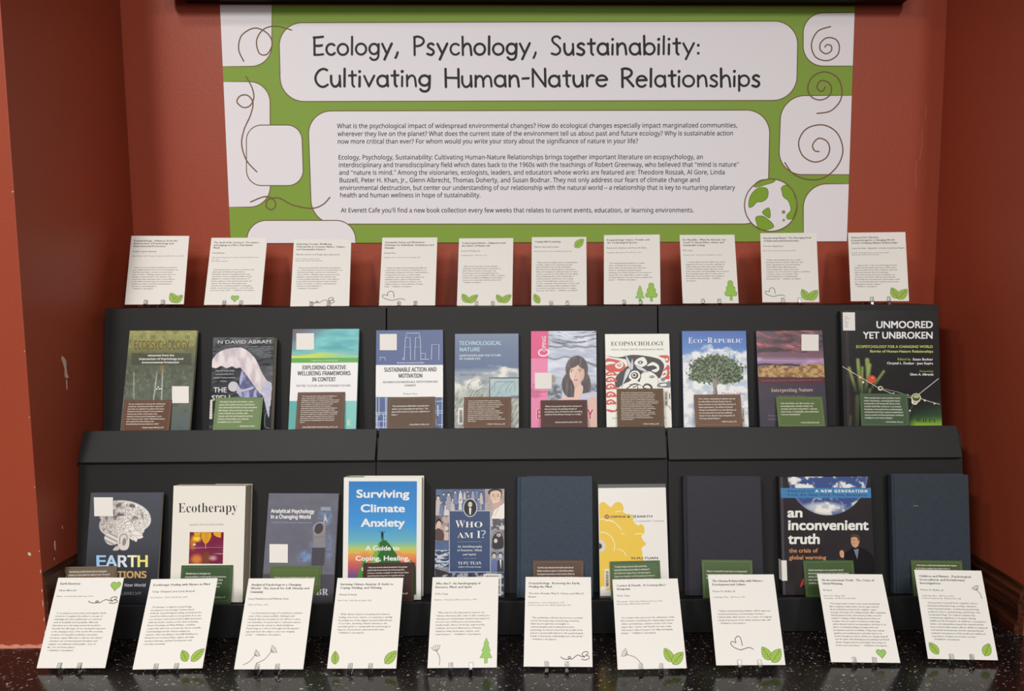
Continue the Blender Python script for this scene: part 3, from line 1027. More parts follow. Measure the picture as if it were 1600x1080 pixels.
def c1(P):
    P.rect(-5, 60, 700, 1000, (66, 70, 76))

    def f(X, Y, U, V):
        n = fbm(X, Y, .012, .02, 5, 5)
        m = fbm(X + 3 * Y, Y, .02, .05, 8, 4)
        c = grad(Y, [(100, (98, 102, 108)), (300, (72, 77, 83)), (700, (50, 54, 58)), (980, (40, 42, 46))])
        c = mix(c, (120, 124, 128), sst(n, .5, .8) * .5)
        c = mix(c, (24, 26, 28), sst(m, .5, .3) * .6)
        # big pale cap of the mushroom-like shape, the cloth below it, the hanging fin
        capp = smooth([(62, 385), (70, 320), (110, 262), (180, 222), (260, 205), (335, 205), (405, 245), (470, 320), (530, 450), (575, 520), (614, 545), (614, 640), (600, 760), (588, 720), (560, 660), (510, 640), (450, 560), (395, 480), (345, 420), (330, 395), (290, 402), (250, 384), (200, 400), (150, 378), (110, 398)], 5, True)
        c = np.where(pip(X, Y, capp)[..., None], mix((200, 188, 194), (232, 224, 226), sst(fbm(X, Y, .02, .008, 7, 3), .3, .7)), c)
        bl_ = smooth([(345, 425), (395, 485), (450, 565), (510, 645), (505, 670), (330, 670), (318, 560)], 5, True)
        c = np.where(pip(X, Y, bl_)[..., None], mix((96, 98, 140), (176, 178, 214), sst(fbm(X, Y, .03, .012, 4), .35, .65)), c)
        fn = smooth([(540, 545), (612, 540), (612, 600), (598, 700), (590, 860), (570, 800), (548, 700), (520, 620)], 5, True)
        c = np.where(pip(X, Y, fn)[..., None], mix((166, 166, 196), (220, 218, 228), n), c)
        rays = (X > 500) & (X < 625) & (Y > 380) & (Y < 560)
        c = mix(c, (190, 190, 196), rays * sst(np.sin((Y - X * .6) * .35 + n * 5), .5, 1) * .7)
        return c
    P.art(f)
    P.ell(265, 575, 46, 48, (205, 200, 208), 24)
    P.blob([(305, 560), (340, 600), (400, 590), (450, 575), (440, 600), (350, 625), (300, 640)], (190, 188, 210))
    P.text('N DAVID ABRAM', 118, 610, 165, 33, (218, 216, 212), 'sans', res=3)
    for i, (t, a) in enumerate((('AWARD-WINNING   “A truly original', 365), ('work of natural philosophy', 400), ('...as it travels we learn', 420), ('its quiet wonder as it goes', 455), ('A tour de force', 480), ('—Los Angeles Times', 490))):
        P.text(t, a, 606, 200 + i * 20, 9, (176, 178, 182), 'sans')
    for i, (t, a, b) in enumerate((('PERCEPTION AND', 100, 275), ('LANGUAGE IN A', 104, 268), ('MORE-THAN-HUMAN', 84, 286), ('WORLD', 145, 205))):
        P.text(t, a, b, 432 + i * 33, 13, (205, 205, 208), 'sans')
    P.text('THE', 85, 205, 630, 48, (225, 223, 222), 'sans', bold=2)
    P.text('SPELL', 70, 260, 705, 48, (225, 223, 222), 'sans', bold=2)
    P.line(smooth([(600, 790), (560, 830), (552, 900), (560, 950), (600, 960)], 5), 4, (150, 152, 156))
    P.rect(46, 700, 76, 876, (226, 220, 206))
    for i in range(6): P.text('EOM', 50, 72, 725 + i * 26, 7, (60, 60, 60), 'open')


def c2(P):
    def f(X, Y, U, V):
        c = mix((72, 160, 168), (120, 196, 196), sst(fbm(X, Y, .004, .012, 2, 3), .3, .8))
        c = mix(c, (100, 82, 98), sst(420 - X - (Y - 80) * 1.6, -120, 300) * .95)
        c = mix(c, (140, 190, 180), sst(Y, 255, 300) * .6)
        yw = sst(Y - 300 - 14 * np.sin(X * .012), 0, 12)
        c = mix(c, mix((208, 214, 60), (140, 200, 150), sst(X, 150, 600)), yw)
        return c
    P.art(f, box=(50, 76, 700, 343))
    P.rect(40, 340, 700, 385, (92, 165, 82))
    P.rect(40, 383, 700, 726, (236, 232, 232))

    def g(X, Y, U, V): return mix((96, 170, 165), (132, 198, 192), sst(X + (Y - 700) * .5, 100, 700))
    P.art(g, box=(40, 724, 700, 990))
    P.text('Explorations in Mental Health', 262, 500, 368, 12, (205, 235, 195), 'serif', italic=.2)
    K = (58, 60, 68)
    P.text('EXPLORING CREATIVE', 187, 570, 443, 35, K, 'open', bold=4)
    P.text('WELLBEING FRAMEWORKS', 143, 610, 495, 35, K, 'open', bold=4)
    P.text('IN CONTEXT', 272, 480, 549, 35, K, 'open', bold=4)
    P.text('NATURE, CULTURE, AND SUSTAINABLE FUTURES', 133, 612, 597, 17, (96, 96, 102), 'open', bold=1.5)
    P.text('R', 574, 612, 945, 56, (210, 222, 180), 'serif')


def c3(P):
    B = (76, 94, 140)
    P.rect(60, 60, 720, 1010, B)
    L = (200, 210, 228)

    def tower(pts, w_=4): P.line(pts, w_, L)
    tower([(352, 360), (356, 244), (407, 244), (409, 360)])
    tower([(358, 244), (362, 160), (404, 160), (406, 244)])
    tower([(371, 160), (371, 120), (486, 120), (490, 160)])
    tower([(445, 360), (447, 242), (497, 242), (500, 360)])
    tower([(449, 242), (452, 158), (493, 158), (497, 242)])
    tower([(500, 300), (540, 300), (540, 352), (500, 352), (572, 352)])
    tower([(592, 356), (596, 222), (658, 222), (658, 360)])
    tower([(138, 362), (138, 333), (180, 336), (186, 362)])
    tower([(335, 358), (345, 335), (355, 358), (345, 350)])
    P.rect(60, 403, 720, 691, (238, 234, 230))
    for x in (103, 128, 186, 197, 632, 690): P.line([(x, 695), (x, 975)], 5, L)
    for y in (830, 845, 880, 910, 965): P.line([(95, y), (200, y)], 5, L)
    P.rect(112, 868, 168, 908, B)
    for x in (112, 168): P.line([(x, 840), (x, 975)], 6, L)
    for y in (730, 815, 835, 942): P.line([(628, y), (700, y - 4)], 5, L)
    P.rect(644, 760, 660, 860, (160, 180, 210))
    P.text('R', 626, 650, 935, 52, (200, 210, 215), 'serif')
    P.text('Routledge Environmental Ethics', 288, 530, 390, 15, W_, 'serif', italic=.25)
    K = (66, 64, 72)
    P.text('SUSTAINABLE ACTION AND', 175, 637, 463, 36, K, 'open', bold=4, y1=460)
    P.text('MOTIVATION', 305, 512, 516, 35, K, 'open', bold=4)
    P.text('PATHWAYS FOR INDIVIDUALS, INSTITUTIONS AND', 164, 648, 566, 17, (92, 90, 100), 'open', bold=1.5, y1=560)
    P.text('HUMANITY', 358, 458, 594, 17, (92, 90, 100), 'open', bold=1.5)
    P.text('Roland Mees', 346, 472, 668, 16, (120, 118, 124), 'serif')


def c4(P):
    def f(X, Y, U, V):
        n = fbm(X, Y, .008, .02, 6, 5)
        m = fbm(X, Y, .05, .02, 2, 4)
        c = grad(Y + (n - .5) * 40, [(110, (112, 128, 152)), (260, (98, 116, 146)), (420, (88, 108, 144)), (470, (140, 152, 168))])
        cl = sst(Y - 470 + 55 * sst(X, 60, 100) * 0 - (n - .5) * 160 + 40 * np.sin((X - 330) * .008), -30, 30)
        c = mix(c, mix((150, 160, 168), (222, 222, 214), sst(fbm(X, Y, .012, .02, 7, 4), .35, .7)), cl)
        g = sst(Y, 560, 720)
        gr = mix((132, 140, 134), (192, 194, 180), sst(fbm(X + Y * .5, Y - X * .4, .06, .018, 12, 4), .3, .7))
        c = mix(c, gr, g)
        return c
    P.art(f)

    def g(X, Y, U, V): return mix((150, 178, 190), (176, 196, 192), fbm(X, Y, .02, .02, 3))
    P.art(g, box=(372, 520, 632, 690))
    r_ = random.Random(3)
    for i in range(58):
        x = r_.uniform(60, 620)
        y = r_.uniform(620, 960)
        l_ = r_.uniform(50, 120)
        k = r_.choice(((98, 108, 104), (206, 206, 192), (120, 130, 124)))
        P.line(smooth([(x, y), (x + l_ * .3, y - l_ * .55), (x + l_ * .75, y - l_ * .85)], 4), 3.5, k, taper=lambda t: 1.1 - t)
    for a in (((170, 610), (205, 550), (280, 515)), ((275, 580), (320, 557), (352, 556)), ((250, 635), (300, 612), (350, 610)), ((270, 565), (300, 545), (350, 540))):
        P.line(smooth(a, 5), 5, (96, 100, 100), taper=lambda t: 1.1 - t)
    P.line([(370, 690), (370, 517), (640, 517)], 11, (84, 94, 106))
    P.line([(412, 640), (420, 552), (590, 552), (596, 640)], 3, (108, 128, 140))
    P.rect(560, 676, 632, 700, (110, 118, 120))
    T_ = (176, 208, 226)
    P.text('TECHNOLOGICAL', 100, 475, 222, 35, T_, 'open', bold=3, res=3)
    P.text('NATURE', 105, 283, 278, 34, T_, 'open', bold=3, res=3)
    P.text('ADAPTATION AND THE FUTURE', 100, 470, 325, 17, (210, 224, 232), 'open', bold=1.6, y1=323)
    P.text('OF HUMAN LIFE', 100, 288, 353, 17, (210, 224, 232), 'open', bold=1.6)
    P.text('Peter H. Kahn, Jr.', 106, 298, 494, 16, (104, 112, 122), 'open')


def woman(P):
    pass


def c5(P):
    def f(X, Y, U, V):
        n = fbm(X, Y, .006, .025, 6, 5)
        m = fbm(X, Y + 20 * np.sin(X * .01), .010, .085, 22, 5)
        c = mix((172, 180, 200), (212, 218, 232), sst(n, .3, .7))
        # band of driftwood cracks near the top and at the left waist
        c = mix(c, (92, 100, 112), sst(m, .50, .36) * sst(250 - Y, -10, 40) * .9)
        c = mix(c, (86, 92, 104), sst(10 - np.abs(Y - 335 - (X - 220) * .05 - 14 * np.sin(X * .03)), 0, 10) * (X < 460) * .8)
        c = mix(c, (110, 112, 118), sst(12 - np.abs(Y - 240 - 5 * np.sin(X * .05)), 0, 9) * .8)
        c = mix(c, (92, 98, 108), sst(18 - np.abs(Y - 360 - (X - 500) * .38), 0, 14) * (X > 480) * .8)
        rock = sst(Y, 555, 600) * sst(740 - Y, 0, 20)
        c = mix(c, mix((78, 84, 92), (158, 166, 180), sst(fbm(X, Y, .03, .05, 31, 4), .35, .65)), rock * ((X < 330) | (X > 570)) * .95)
        c = mix(c, (142, 138, 112), sst(40 - np.hypot(X - 245, (Y - 530) * .8), 0, 22) * .9)
        c = mix(c, (196, 202, 222), sst(Y, 740, 760))
        # hair
        hair = np.minimum(eld(X, Y, 458, 440, 98, 122), eld(X, Y, 440, 580, 112, 130, -4))
        hair = np.minimum(hair, eld(X, Y, 520, 560, 60, 120, -8))
        hc = mix((58, 50, 54), (112, 96, 94), sst(fbm(X, Y, .09, .01, 14, 3), .4, .8))
        c = mix(c, hc, sst(hair, 1.04, .97))
        # shirt
        sh = (Y > 640 + np.abs(X - 500) * .0) & (X > 520 - (Y - 640) * .9) & (X < 640) & (Y > 655 - (X - 520) * .15)
        c = np.where(sh[..., None], mix((176, 180, 208), (196, 198, 220), n), c)
        # neck, face, hand
        c = mix(c, (186, 156, 146), sst(eld(X, Y, 470, 620, 34, 60), 1.05, .95))
        c = mix(c, mix((226, 194, 178), (206, 168, 152), sst(X, 420, 530)), sst(eld(X, Y, 461, 478, 66, 86), 1.03, .97))
        c = mix(c, hc, sst(eld(X, Y, 430, 395, 60, 28, -28), 1.05, .9))
        c = mix(c, hc, sst(eld(X, Y, 508, 400, 42, 32, 40), 1.05, .9))
        return c
    P.art(f)
    for x in (412, 484):
        P.line(smooth([(x - 20, 446 - (x - 412) * .03), (x, 440), (x + 20, 446)], 4), 5, (84, 66, 64))
        P.ell(x, 462, 15, 6, (240, 226, 220), 12)
        P.ell(x, 462, 6, 6, (50, 38, 38), 10)
        P.line(smooth([(x - 16, 460), (x, 454), (x + 16, 461)], 4), 3, (70, 52, 50))
    P.line(smooth([(452, 460), (450, 495), (440, 508), (456, 514)], 4), 4, (178, 138, 124))
    P.ell(449, 536, 20, 7, (170, 96, 92), 14)
    SK = (222, 186, 170)
    P.blob([(452, 600), (500, 580), (515, 610), (505, 660), (480, 705), (440, 705), (438, 650)], SK)
    for a, b_ in (((445, 590), (430, 548)), ((458, 582), (446, 545)), ((474, 580), (468, 548)), ((490, 585), (488, 560))):
        P.line([a, b_], 15, SK, cap=True)
        P.line([(a[0] + 7, a[1]), (b_[0] + 7, b_[1])], 2.2, (170, 126, 112))
    P.blob([(280, 720), (330, 700), (420, 690), (480, 705), (440, 740), (300, 740)], (222, 186, 170))
    P.blob([(560, 720), (625, 700), (645, 960), (560, 960), (556, 900)], (214, 178, 162))
    P.rect(40, 90, 206, 346, (216, 72, 128))

    def g(X, Y, U, V):
        return mix((226, 128, 168), (198, 96, 140), sst(fbm(X, Y, .01, .05, 6, 4), .55, .4) * (Y > 560) * (Y < 700)) * .99
    P.art(g, box=(40, 344, 206, 990))

    def h(X, Y, U, V): return mix((230, 140, 176), (212, 160, 186), sst(X, 206, 330))
    P.art(h, box=(204, 770, 330, 990))
    P.line(smooth([(150, 262), (128, 276), (124, 300), (145, 318), (180, 318), (206, 300), (206, 276), (190, 260)], 4), 11, (248, 244, 246))
    P.vtext('OPING', 186, 280, 146, 34, (248, 240, 244), 'sans', down=False)
    P.text('ECOANXIETY', 112, 602, 882, 82, (250, 246, 246), 'open', bold=20)
    P.z += 1.2e-4
    P.text('ECOANXIETY', 112, 602, 882, 82, (190, 40, 88), 'open', bold=10)


def c6(P):
    CR = (236, 232, 224)
    P.rect(50, 100, 720, 1000, CR)
    BK, RD = (52, 50, 52), (200, 78, 68)
    # flowing black form with cream cut-outs, red form at its left
    P.blob([(180, 330), (300, 310), (430, 322), (540, 350), (582, 400), (575, 450), (545, 520), (520, 500), (490, 480), (430, 470), (390, 480), (360, 560), (330, 520), (250, 560), (205, 590), (165, 600), (146, 560), (160, 500), (215, 440), (270, 395), (260, 355), (120, 330), (72, 316)], BK)
    P.blob([(340, 350), (400, 330), (430, 370), (425, 400), (370, 420), (320, 390)], CR)
    P.blob([(350, 378), (372, 362), (398, 376), (374, 394)], BK)
    P.ell(372, 378, 9, 8, CR, 12)
    P.blob([(430, 410), (480, 375), (530, 400), (540, 440), (510, 465), (470, 450), (520, 430), (490, 405)], CR)
    P.blob([(270, 500), (300, 455), (350, 455), (372, 500), (340, 540), (290, 530)], CR)
    P.ell(322, 493, 32, 30, BK, 20)
    P.ell(318, 490, 20, 20, CR, 16)
    P.ell(318, 490, 12, 12, BK, 14)
    P.blob([(240, 560), (330, 545), (420, 570), (470, 610), (200, 610)], CR)
    P.blob([(270, 580), (330, 562), (400, 590), (340, 575)], BK)
    P.line([(250, 610), (300, 575), (310, 600), (350, 580), (350, 610)], 10, BK)
    P.blob([(380, 480), (450, 455), (520, 500), (530, 560), (520, 610), (440, 610), (400, 560)], CR)
    P.line(smooth([(380, 480), (450, 455), (520, 500), (530, 560)], 5), 3, BK)
    P.ell(476, 506, 24, 12, BK, 14)
    P.ell(476, 506, 17, 7, CR, 12)
    P.ell(476, 506, 7, 6, BK, 10)
    P.blob([(390, 600), (420, 565), (465, 575), (480, 610), (430, 618)], BK)
    P.blob([(405, 600), (425, 580), (452, 588), (460, 610)], CR)
    for a in (((240, 310), (275, 360), (300, 420), (285, 440), (262, 400)), ((300, 340), (310, 400), (302, 440), (285, 430)), ((330, 400), (400, 430), (440, 465), (360, 440)),
              ((240, 460), (262, 430), (286, 440), (270, 480), (225, 560), (205, 600), (225, 520))):
        P.blob(a, (205, 206, 212))
        P.line(smooth(a, 5, True), 2.5, (70, 72, 96), closed=True)
    P.blob([(68, 345), (130, 345), (210, 370), (240, 410), (215, 450), (160, 460), (70, 440)], RD)
    P.blob([(150, 395), (200, 370), (222, 400), (195, 430), (160, 425)], CR)
    P.blob([(166, 400), (192, 384), (206, 400), (186, 416)], RD)
    P.ell(188, 398, 9, 8, CR, 10)
    P.blob([(70, 372), (130, 370), (150, 385), (100, 392), (70, 400)], CR)
    for i, (y, h_) in enumerate(((470, 40), (520, 50), (580, 60), (650, 60), (720, 50))):
        x1 = 168 - i * 2
        P.blob([(68, y), (110, y - 18), (x1 - 14, y), (x1, y + h_ * .5), (120, y + h_ * .55), (75, y + h_ * .6)], RD)
        P.blob([(84, y + 8), (112, y - 4), (x1 - 30, y + 8), (120, y + h_ * .35), (86, y + h_ * .3)], CR)
        P.ell(112, y + h_ * .22, 12, h_ * .12, RD, 12)
    P.blob([(80, 790), (140, 800), (175, 780), (175, 800), (130, 818), (76, 806)], RD)
    P.blob([(535, 320), (580, 315), (624, 322), (626, 370), (600, 380), (590, 345), (560, 335)], RD)
    P.ell(607, 352, 10, 12, CR, 12)
    for y in (400, 440, 480): P.blob([(565, y + 60 - (y - 400) * .2), (600, y + 20), (612, y), (628, y + 12), (630, y + 44), (595, y + 48)], RD)
    P.ell(602, 465, 9, 22, CR, 12)
    P.blob([(560, 515), (590, 520), (585, 545), (556, 540)], (130, 130, 134))
    P.blob([(540, 560), (600, 555), (634, 545), (638, 600), (560, 600), (520, 590)], (120, 120, 126))
    P.blob([(550, 572), (600, 568), (600, 585), (555, 588)], CR)
    P.rect(628, 655, 636, 705, BK)
    P.line(smooth([(600, 760), (630, 770), (642, 800)], 4), 5, BK)
    P.text('ECOPSYCHOLOGY', 112, 582, 228, 38, (66, 62, 64), 'serif', res=3)
    P.text('SCIENCE, TOTEMS, AND THE TECHNOLOGICAL SPECIES', 112, 582, 269, 14, (108, 104, 104), 'serif')
    P.text('EDITED BY PETER H. KAHN, JR., AND PATRICIA H. HASBACH', 124, 598, 876, 11, (108, 104, 104), 'serif')


def c7(P):
    def f(X, Y, U, V):
        n = fbm(X, Y, .011, .014, 44, 5)
        c = grad(Y, [(90, (66, 104, 178)), (240, (86, 128, 194)), (420, (150, 178, 214)), (560, (206, 214, 224)), (640, (226, 226, 222)), (950, (226, 224, 212))])
        line = 245 + 60 * sst(np.abs(X - 330), 120, 300) - 30 * sst(X, 420, 560) + (n - .5) * 160
        cl = sst(Y, line - 14, line + 24)
        c = mix(c, mix((188, 198, 214), (240, 240, 240), sst(fbm(X, Y, .015, .02, 9, 4), .3, .6)), cl * .92)
        gap = sst(fbm(X, Y, .01, .012, 71, 4), .58, .7) * (X > 480) * sst(440 - Y, 0, 60) * (Y > 280)
        c = mix(c, (92, 128, 186), gap * .8)
        c = mix(c, (168, 194, 222), sst(fbm(X, Y, .006, .02, 12, 3), .5, .65) * (Y > 470) * (Y < 600) * .6)
        # crown
        d = eld(X, Y, 362, 440, 250, 128)
        d = np.minimum(d, eld(X, Y, 370, 380, 160, 80))
        d = np.minimum(d, eld(X, Y, 490, 500, 118, 66))
        d = np.minimum(d, eld(X, Y, 225, 495, 112, 58))
        e = fbm(X, Y, .07, .07, 5, 4)
        cr = sst(d + (e - .5) * .75, 1.03, .92) * (Y < 575)
        lf = mix((42, 58, 40), (128, 148, 108), sst(fbm(X, Y, .09, .09, 17, 3), .35, .75))
        lf = mix(lf, (172, 182, 150), sst(fbm(X, Y, .16, .16, 27, 2), .68, .85) * .7)
        c = mix(c, lf, cr)
        return c
    P.art(f, res=0.0007)
    TR = (148, 138, 128)
    P.poly([(332, 570), (345, 520), (362, 520), (374, 566), (370, 600), (376, 680), (333, 680), (338, 610)], TR)
    P.poly([(358, 600), (370, 600), (376, 680), (358, 680)], (110, 102, 96))
    for a in (((345, 545), (300, 500), (240, 480)), ((350, 540), (320, 470), (300, 430)), ((358, 540), (366, 470), (372, 420)), ((362, 545), (410, 490), (460, 460)), ((366, 555), (430, 530), (500, 525)), ((340, 560), (290, 540), (220, 545))):
        P.line(smooth(a, 5), 9, TR, taper=lambda t: 1.2 - t)
    P.text('E', 118, 156, 205, 54, W_, 'serif', res=3)
    P.text('CO', 163, 240, 202, 36, W_, 'serif', res=3)
    P.line([(254, 176), (262, 172), (272, 177), (280, 172)], 4, W_)
    P.text('R', 288, 334, 200, 50, W_, 'serif', res=3)
    P.text('EPUBLIC', 345, 600, 199, 36, W_, 'serif', res=3, y1=197)
    P.text('Melissa Lane', 416, 622, 662, 24, (146, 122, 118), 'sans')


def c8(P):
    def f(X, Y, U, V):
        n = fbm(X * 1 + Y * 1.2, Y, .006, .022, 61, 5)
        m = fbm(X, Y - X * .3, .008, .03, 15, 5)
        c = grad(Y, [(88, (92, 78, 88)), (240, (104, 76, 88)), (330, (120, 92, 110)), (362, (176, 140, 176)), (396, (128, 106, 140))])
        c = mix(c, (186, 92, 98), sst(m, .5, .72) * sst(340 - Y, 0, 90) * .85)
        c = mix(c, (52, 44, 52), sst(n, .5, .3) * sst(350 - Y, 0, 60) * .8)
        c = mix(c, (200, 130, 132), sst(m * n, .34, .46) * sst(320 - Y, 0, 80) * .7)
        c = mix(c, (198, 166, 202), sst(n, .5, .7) * sst(Y, 325, 350) * (Y < 400) * .7)
        hz = 408 - 22 * sst(X, 380, 660) + 6 * np.sin(X * .02)
        fl = mix((128, 96, 62), (196, 160, 108), sst(fbm(X, Y, .03, .05, 8, 4), .3, .7))
        c = mix(c, (58, 48, 62), sst(12 - np.abs(Y - 400 - 4 * np.sin(X * .03)), 0, 8) * (X < 460))
        c = np.where((Y > hz)[..., None], fl, c)
        c = np.where((Y > 508 + (X - 90) * -.0)[..., None], np.array((84, 44, 56.)), c)
        c = np.where((Y > 572)[..., None], mix((58, 54, 68), (70, 64, 76), n), c)
        return c
    P.art(f)
    P.ell(236, 412, 7, 12, (46, 40, 44), 10)
    P.text('GROUNDWORKS: ECOLOGICAL ISSUES IN PHILOSOPHY AND THEOLOGY', 118, 650, 547, 9, (176, 110, 112), 'sans', y1=535)
    P.text('Interpreting Nature', 202, 573, 640, 33, (212, 186, 160), 'serif', res=3, y1=634)
    P.text('The Emerging Field of', 262, 512, 684, 16, (132, 118, 126), 'serif', italic=.2)
    for i, t in enumerate(('Forrest Clingerman,', 'Martin Drenthen')):
        P.text(t, 175, 175 + (215, 190)[i], 857 + i * 32, 20, (120, 116, 128), 'serif', italic=.2)


def c9(P):
    def f(X, Y, U, V):
        c = mix((26, 25, 27), (34, 33, 33), fbm(X, Y, .01, .01, 4))
        n_ = fbm(X, Y, .05, .02, 9)
        gb = sst(Y + (X - 640) * .28, 780, 990)
        c = mix(c, mix((50, 84, 54), (138, 178, 60), sst(Y, 880, 980)), gb * sst(X, 560, 680))
        c = mix(c, (84, 64, 66), sst(26 - np.abs(X - 122), 0, 26) * .5)
        for (ax, ay, bx, by, r_) in ((205, 440, 225, 720, 20), (280, 440, 285, 560, 24), (300, 480, 260, 700, 20), (135, 505, 185, 690, 18), (412, 530, 320, 660, 16), (240, 500, 236, 720, 16), (200, 740, 195, 980, 26), (300, 680, 290, 720, 18), (140, 900, 135, 980, 14)):
            d = segd(X, Y, ax, ay, bx, by)
            k = mix((160, 178, 96), (70, 90, 50), sst(Y, ay, by + 60))
            c = mix(c, k, sst(r_ + 4 - d, 0, 20) * (1 - .6 * sst(Y, 600, 740)) * (.75 + .25 * n_))
        c = mix(c, (206, 84, 58), sst(eld(X, Y, 315, 595, 36, 34), 1.1, .85))
        c = mix(c, (240, 150, 130), sst(eld(X, Y, 320, 583, 12, 8), 1.1, .4))
        c = mix(c, (208, 100, 66), sst(eld(X, Y, 222, 580, 16, 18), 1.2, .6) * .7)
        return c
    P.art(f)
    WB = (222, 216, 204)
    P.line([(80, 492), (220, 575), (370, 665), (490, 715), (640, 745)], 4, WB)
    P.line([(380, 665), (520, 696), (670, 740)], 2, WB)
    P.line([(670, 735), (852, 585)], 5, WB)
    P.line([(700, 745), (770, 770), (865, 796)], 4, WB)
    P.line([(240, 600), (236, 700), (215, 800)], 1.6, (150, 148, 130))
    P.line([(105, 568), (240, 580)], 1.6, (120, 118, 110))
    P.line([(660, 780), (625, 850), (610, 950)], 1.8, (140, 150, 120))
    P.ell(673, 745, 40, 39, (206, 206, 178), 24)
    P.ell(673, 742, 31, 29, (96, 104, 60), 20)
    P.ell(675, 733, 24, 14, (176, 186, 120), 16)
    P.rect(655, 750, 695, 758, (40, 40, 30))
    P.blob([(640, 760), (660, 790), (690, 775), (672, 800), (640, 790)], (232, 230, 216))
    for x, y, r_ in ((384, 668, 21), (245, 618, 10), (222, 578, 8), (490, 712, 11), (744, 765, 9), (823, 790, 8), (600, 722, 10), (623, 850, 9)):
        P.ell(x, y, r_, r_ * .9, (220, 214, 196), 14)
        if r_ > 12: P.ell(x + 2, y - 2, r_ * .6, r_ * .5, (92, 88, 68), 12)
    W2 = (240, 238, 234)
    P.text('UNMOORED', 357, 796, 188, 52, W2, 'sans', bold=5, res=4, y1=187)
    P.text('YET UNBROKEN', 250, 796, 270, 51, W2, 'sans', bold=5, res=4, y1=269)
    P.text('ECOPSYCHOLOGY FOR A CHANGING WORLD', 194, 801, 344, 20, (196, 204, 92), 'sans', bold=1.6, y1=342)
    P.text('Stories of Human-Nature Relationships', 303, 803, 379, 19, (206, 212, 130), 'sans', bold=1.5)
    P.text('Edited by', 524, 628, 441, 18, (188, 196, 110), 'sans')
    P.text('Susan Bodnar', 643, 804, 441, 18, W2, 'sans', bold=1.6)
    P.text('Chrystal L. Dunker · Jean Kayira', 438, 804, 473, 18, W2, 'sans', bold=1.6)
    P.text('Foreword by', 700, 808, 534, 14, (188, 196, 110), 'sans')
    P.text('Glenn A. Albrecht', 622, 810, 562, 18, W2, 'sans', bold=1.6)
    P.text('W', 672, 722, 947, 38, (40, 52, 26), 'serif', res=3)
    P.text('ILEY', 726, 842, 946, 30, (40, 52, 26), 'serif', res=3)


def d0(P):
    def f(X, Y, U, V):
        c = grad(Y, [(110, (78, 81, 90)), (520, (68, 72, 80)), (800, (48, 51, 58)), (1040, (36, 38, 43))])
        d = np.minimum(eld(X, Y, 405, 300, 218, 128, 8), eld(X, Y, 300, 380, 112, 90))
        d = np.minimum(d, eld(X, Y, 520, 330, 104, 90))
        d = np.minimum(d, eld(X, Y, 440, 410, 130, 70))
        n = fbm(X, Y, .028, .028, 21, 3)
        rid = np.abs(((n * 7) % 1) - .5) * 2
        br = mix((150, 144, 144), (238, 232, 226), sst(rid, .12, .6))
        br = mix(br, (96, 92, 96), sst(n, .5, .34) * sst(330 - np.abs(Y - 250) * 3, 0, 200) * ((X > 240) & (X < 560)) * .9)
        br = mix(br, (236, 230, 226), sst(d, .78, .95) * .55)
        sh = .78 + .22 * sst(X + Y * .4, 250, 600)
        c = mix(c, br * sh[..., None], sst(d, 1.02, .98))
        d2 = eld(X, Y, 290, 490, 62, 52, 20)
        c = mix(c, mix((168, 160, 162), (226, 220, 216), sst(np.sin((Y - X * .5) * .16), -.5, .8)), sst(d2, 1.03, .97))
        return c
    P.art(f)
    E1 = (214, 207, 202)
    P.blob([(340, 520), (345, 460), (375, 428), (420, 425), (440, 460), (440, 540), (420, 580), (375, 585), (350, 560)], E1)
    P.line(smooth([(360, 535), (362, 475), (390, 450), (418, 460), (422, 500)], 5), 9, (150, 142, 142))
    P.blob([(385, 500), (402, 480), (415, 510), (400, 545), (383, 540)], (140, 132, 134))
    P.blob([(300, 585), (330, 550), (360, 560), (345, 585)], (196, 190, 186))
    for a in (((455, 470), (500, 430), (558, 470), (520, 490)), ((455, 460), (480, 500), (500, 515), (508, 480)), ((450, 440), (500, 420), (555, 455), (500, 462)), ((440, 480), (462, 470), (478, 505))):
        P.blob(a, (230, 224, 218))
        P.line(smooth(a, 5, True), 3, (150, 144, 142), closed=True)
    for t, a, b_, k in (('E', 163, 236, (150, 190, 236)), ('A', 240, 332, (172, 204, 236)), ('R', 345, 418, (206, 216, 226)), ('T', 428, 502, (238, 234, 196)), ('H', 514, 594, (238, 222, 124))):
        P.text(t, a, b_, 728 if t != 'X' else 0, 96, k, 'open', bold=12, res=3)
    P.text('EMOTIONS', 158, 584, 825, 56, (196, 160, 104), 'open', bold=9)
    P.text('New Words for a New World', 100, 575, 902, 26, (226, 226, 226), 'open', italic=.22)
    P.text('GLENN A. ALBRECHT', 150, 542, 976, 26, (150, 152, 158), 'open')


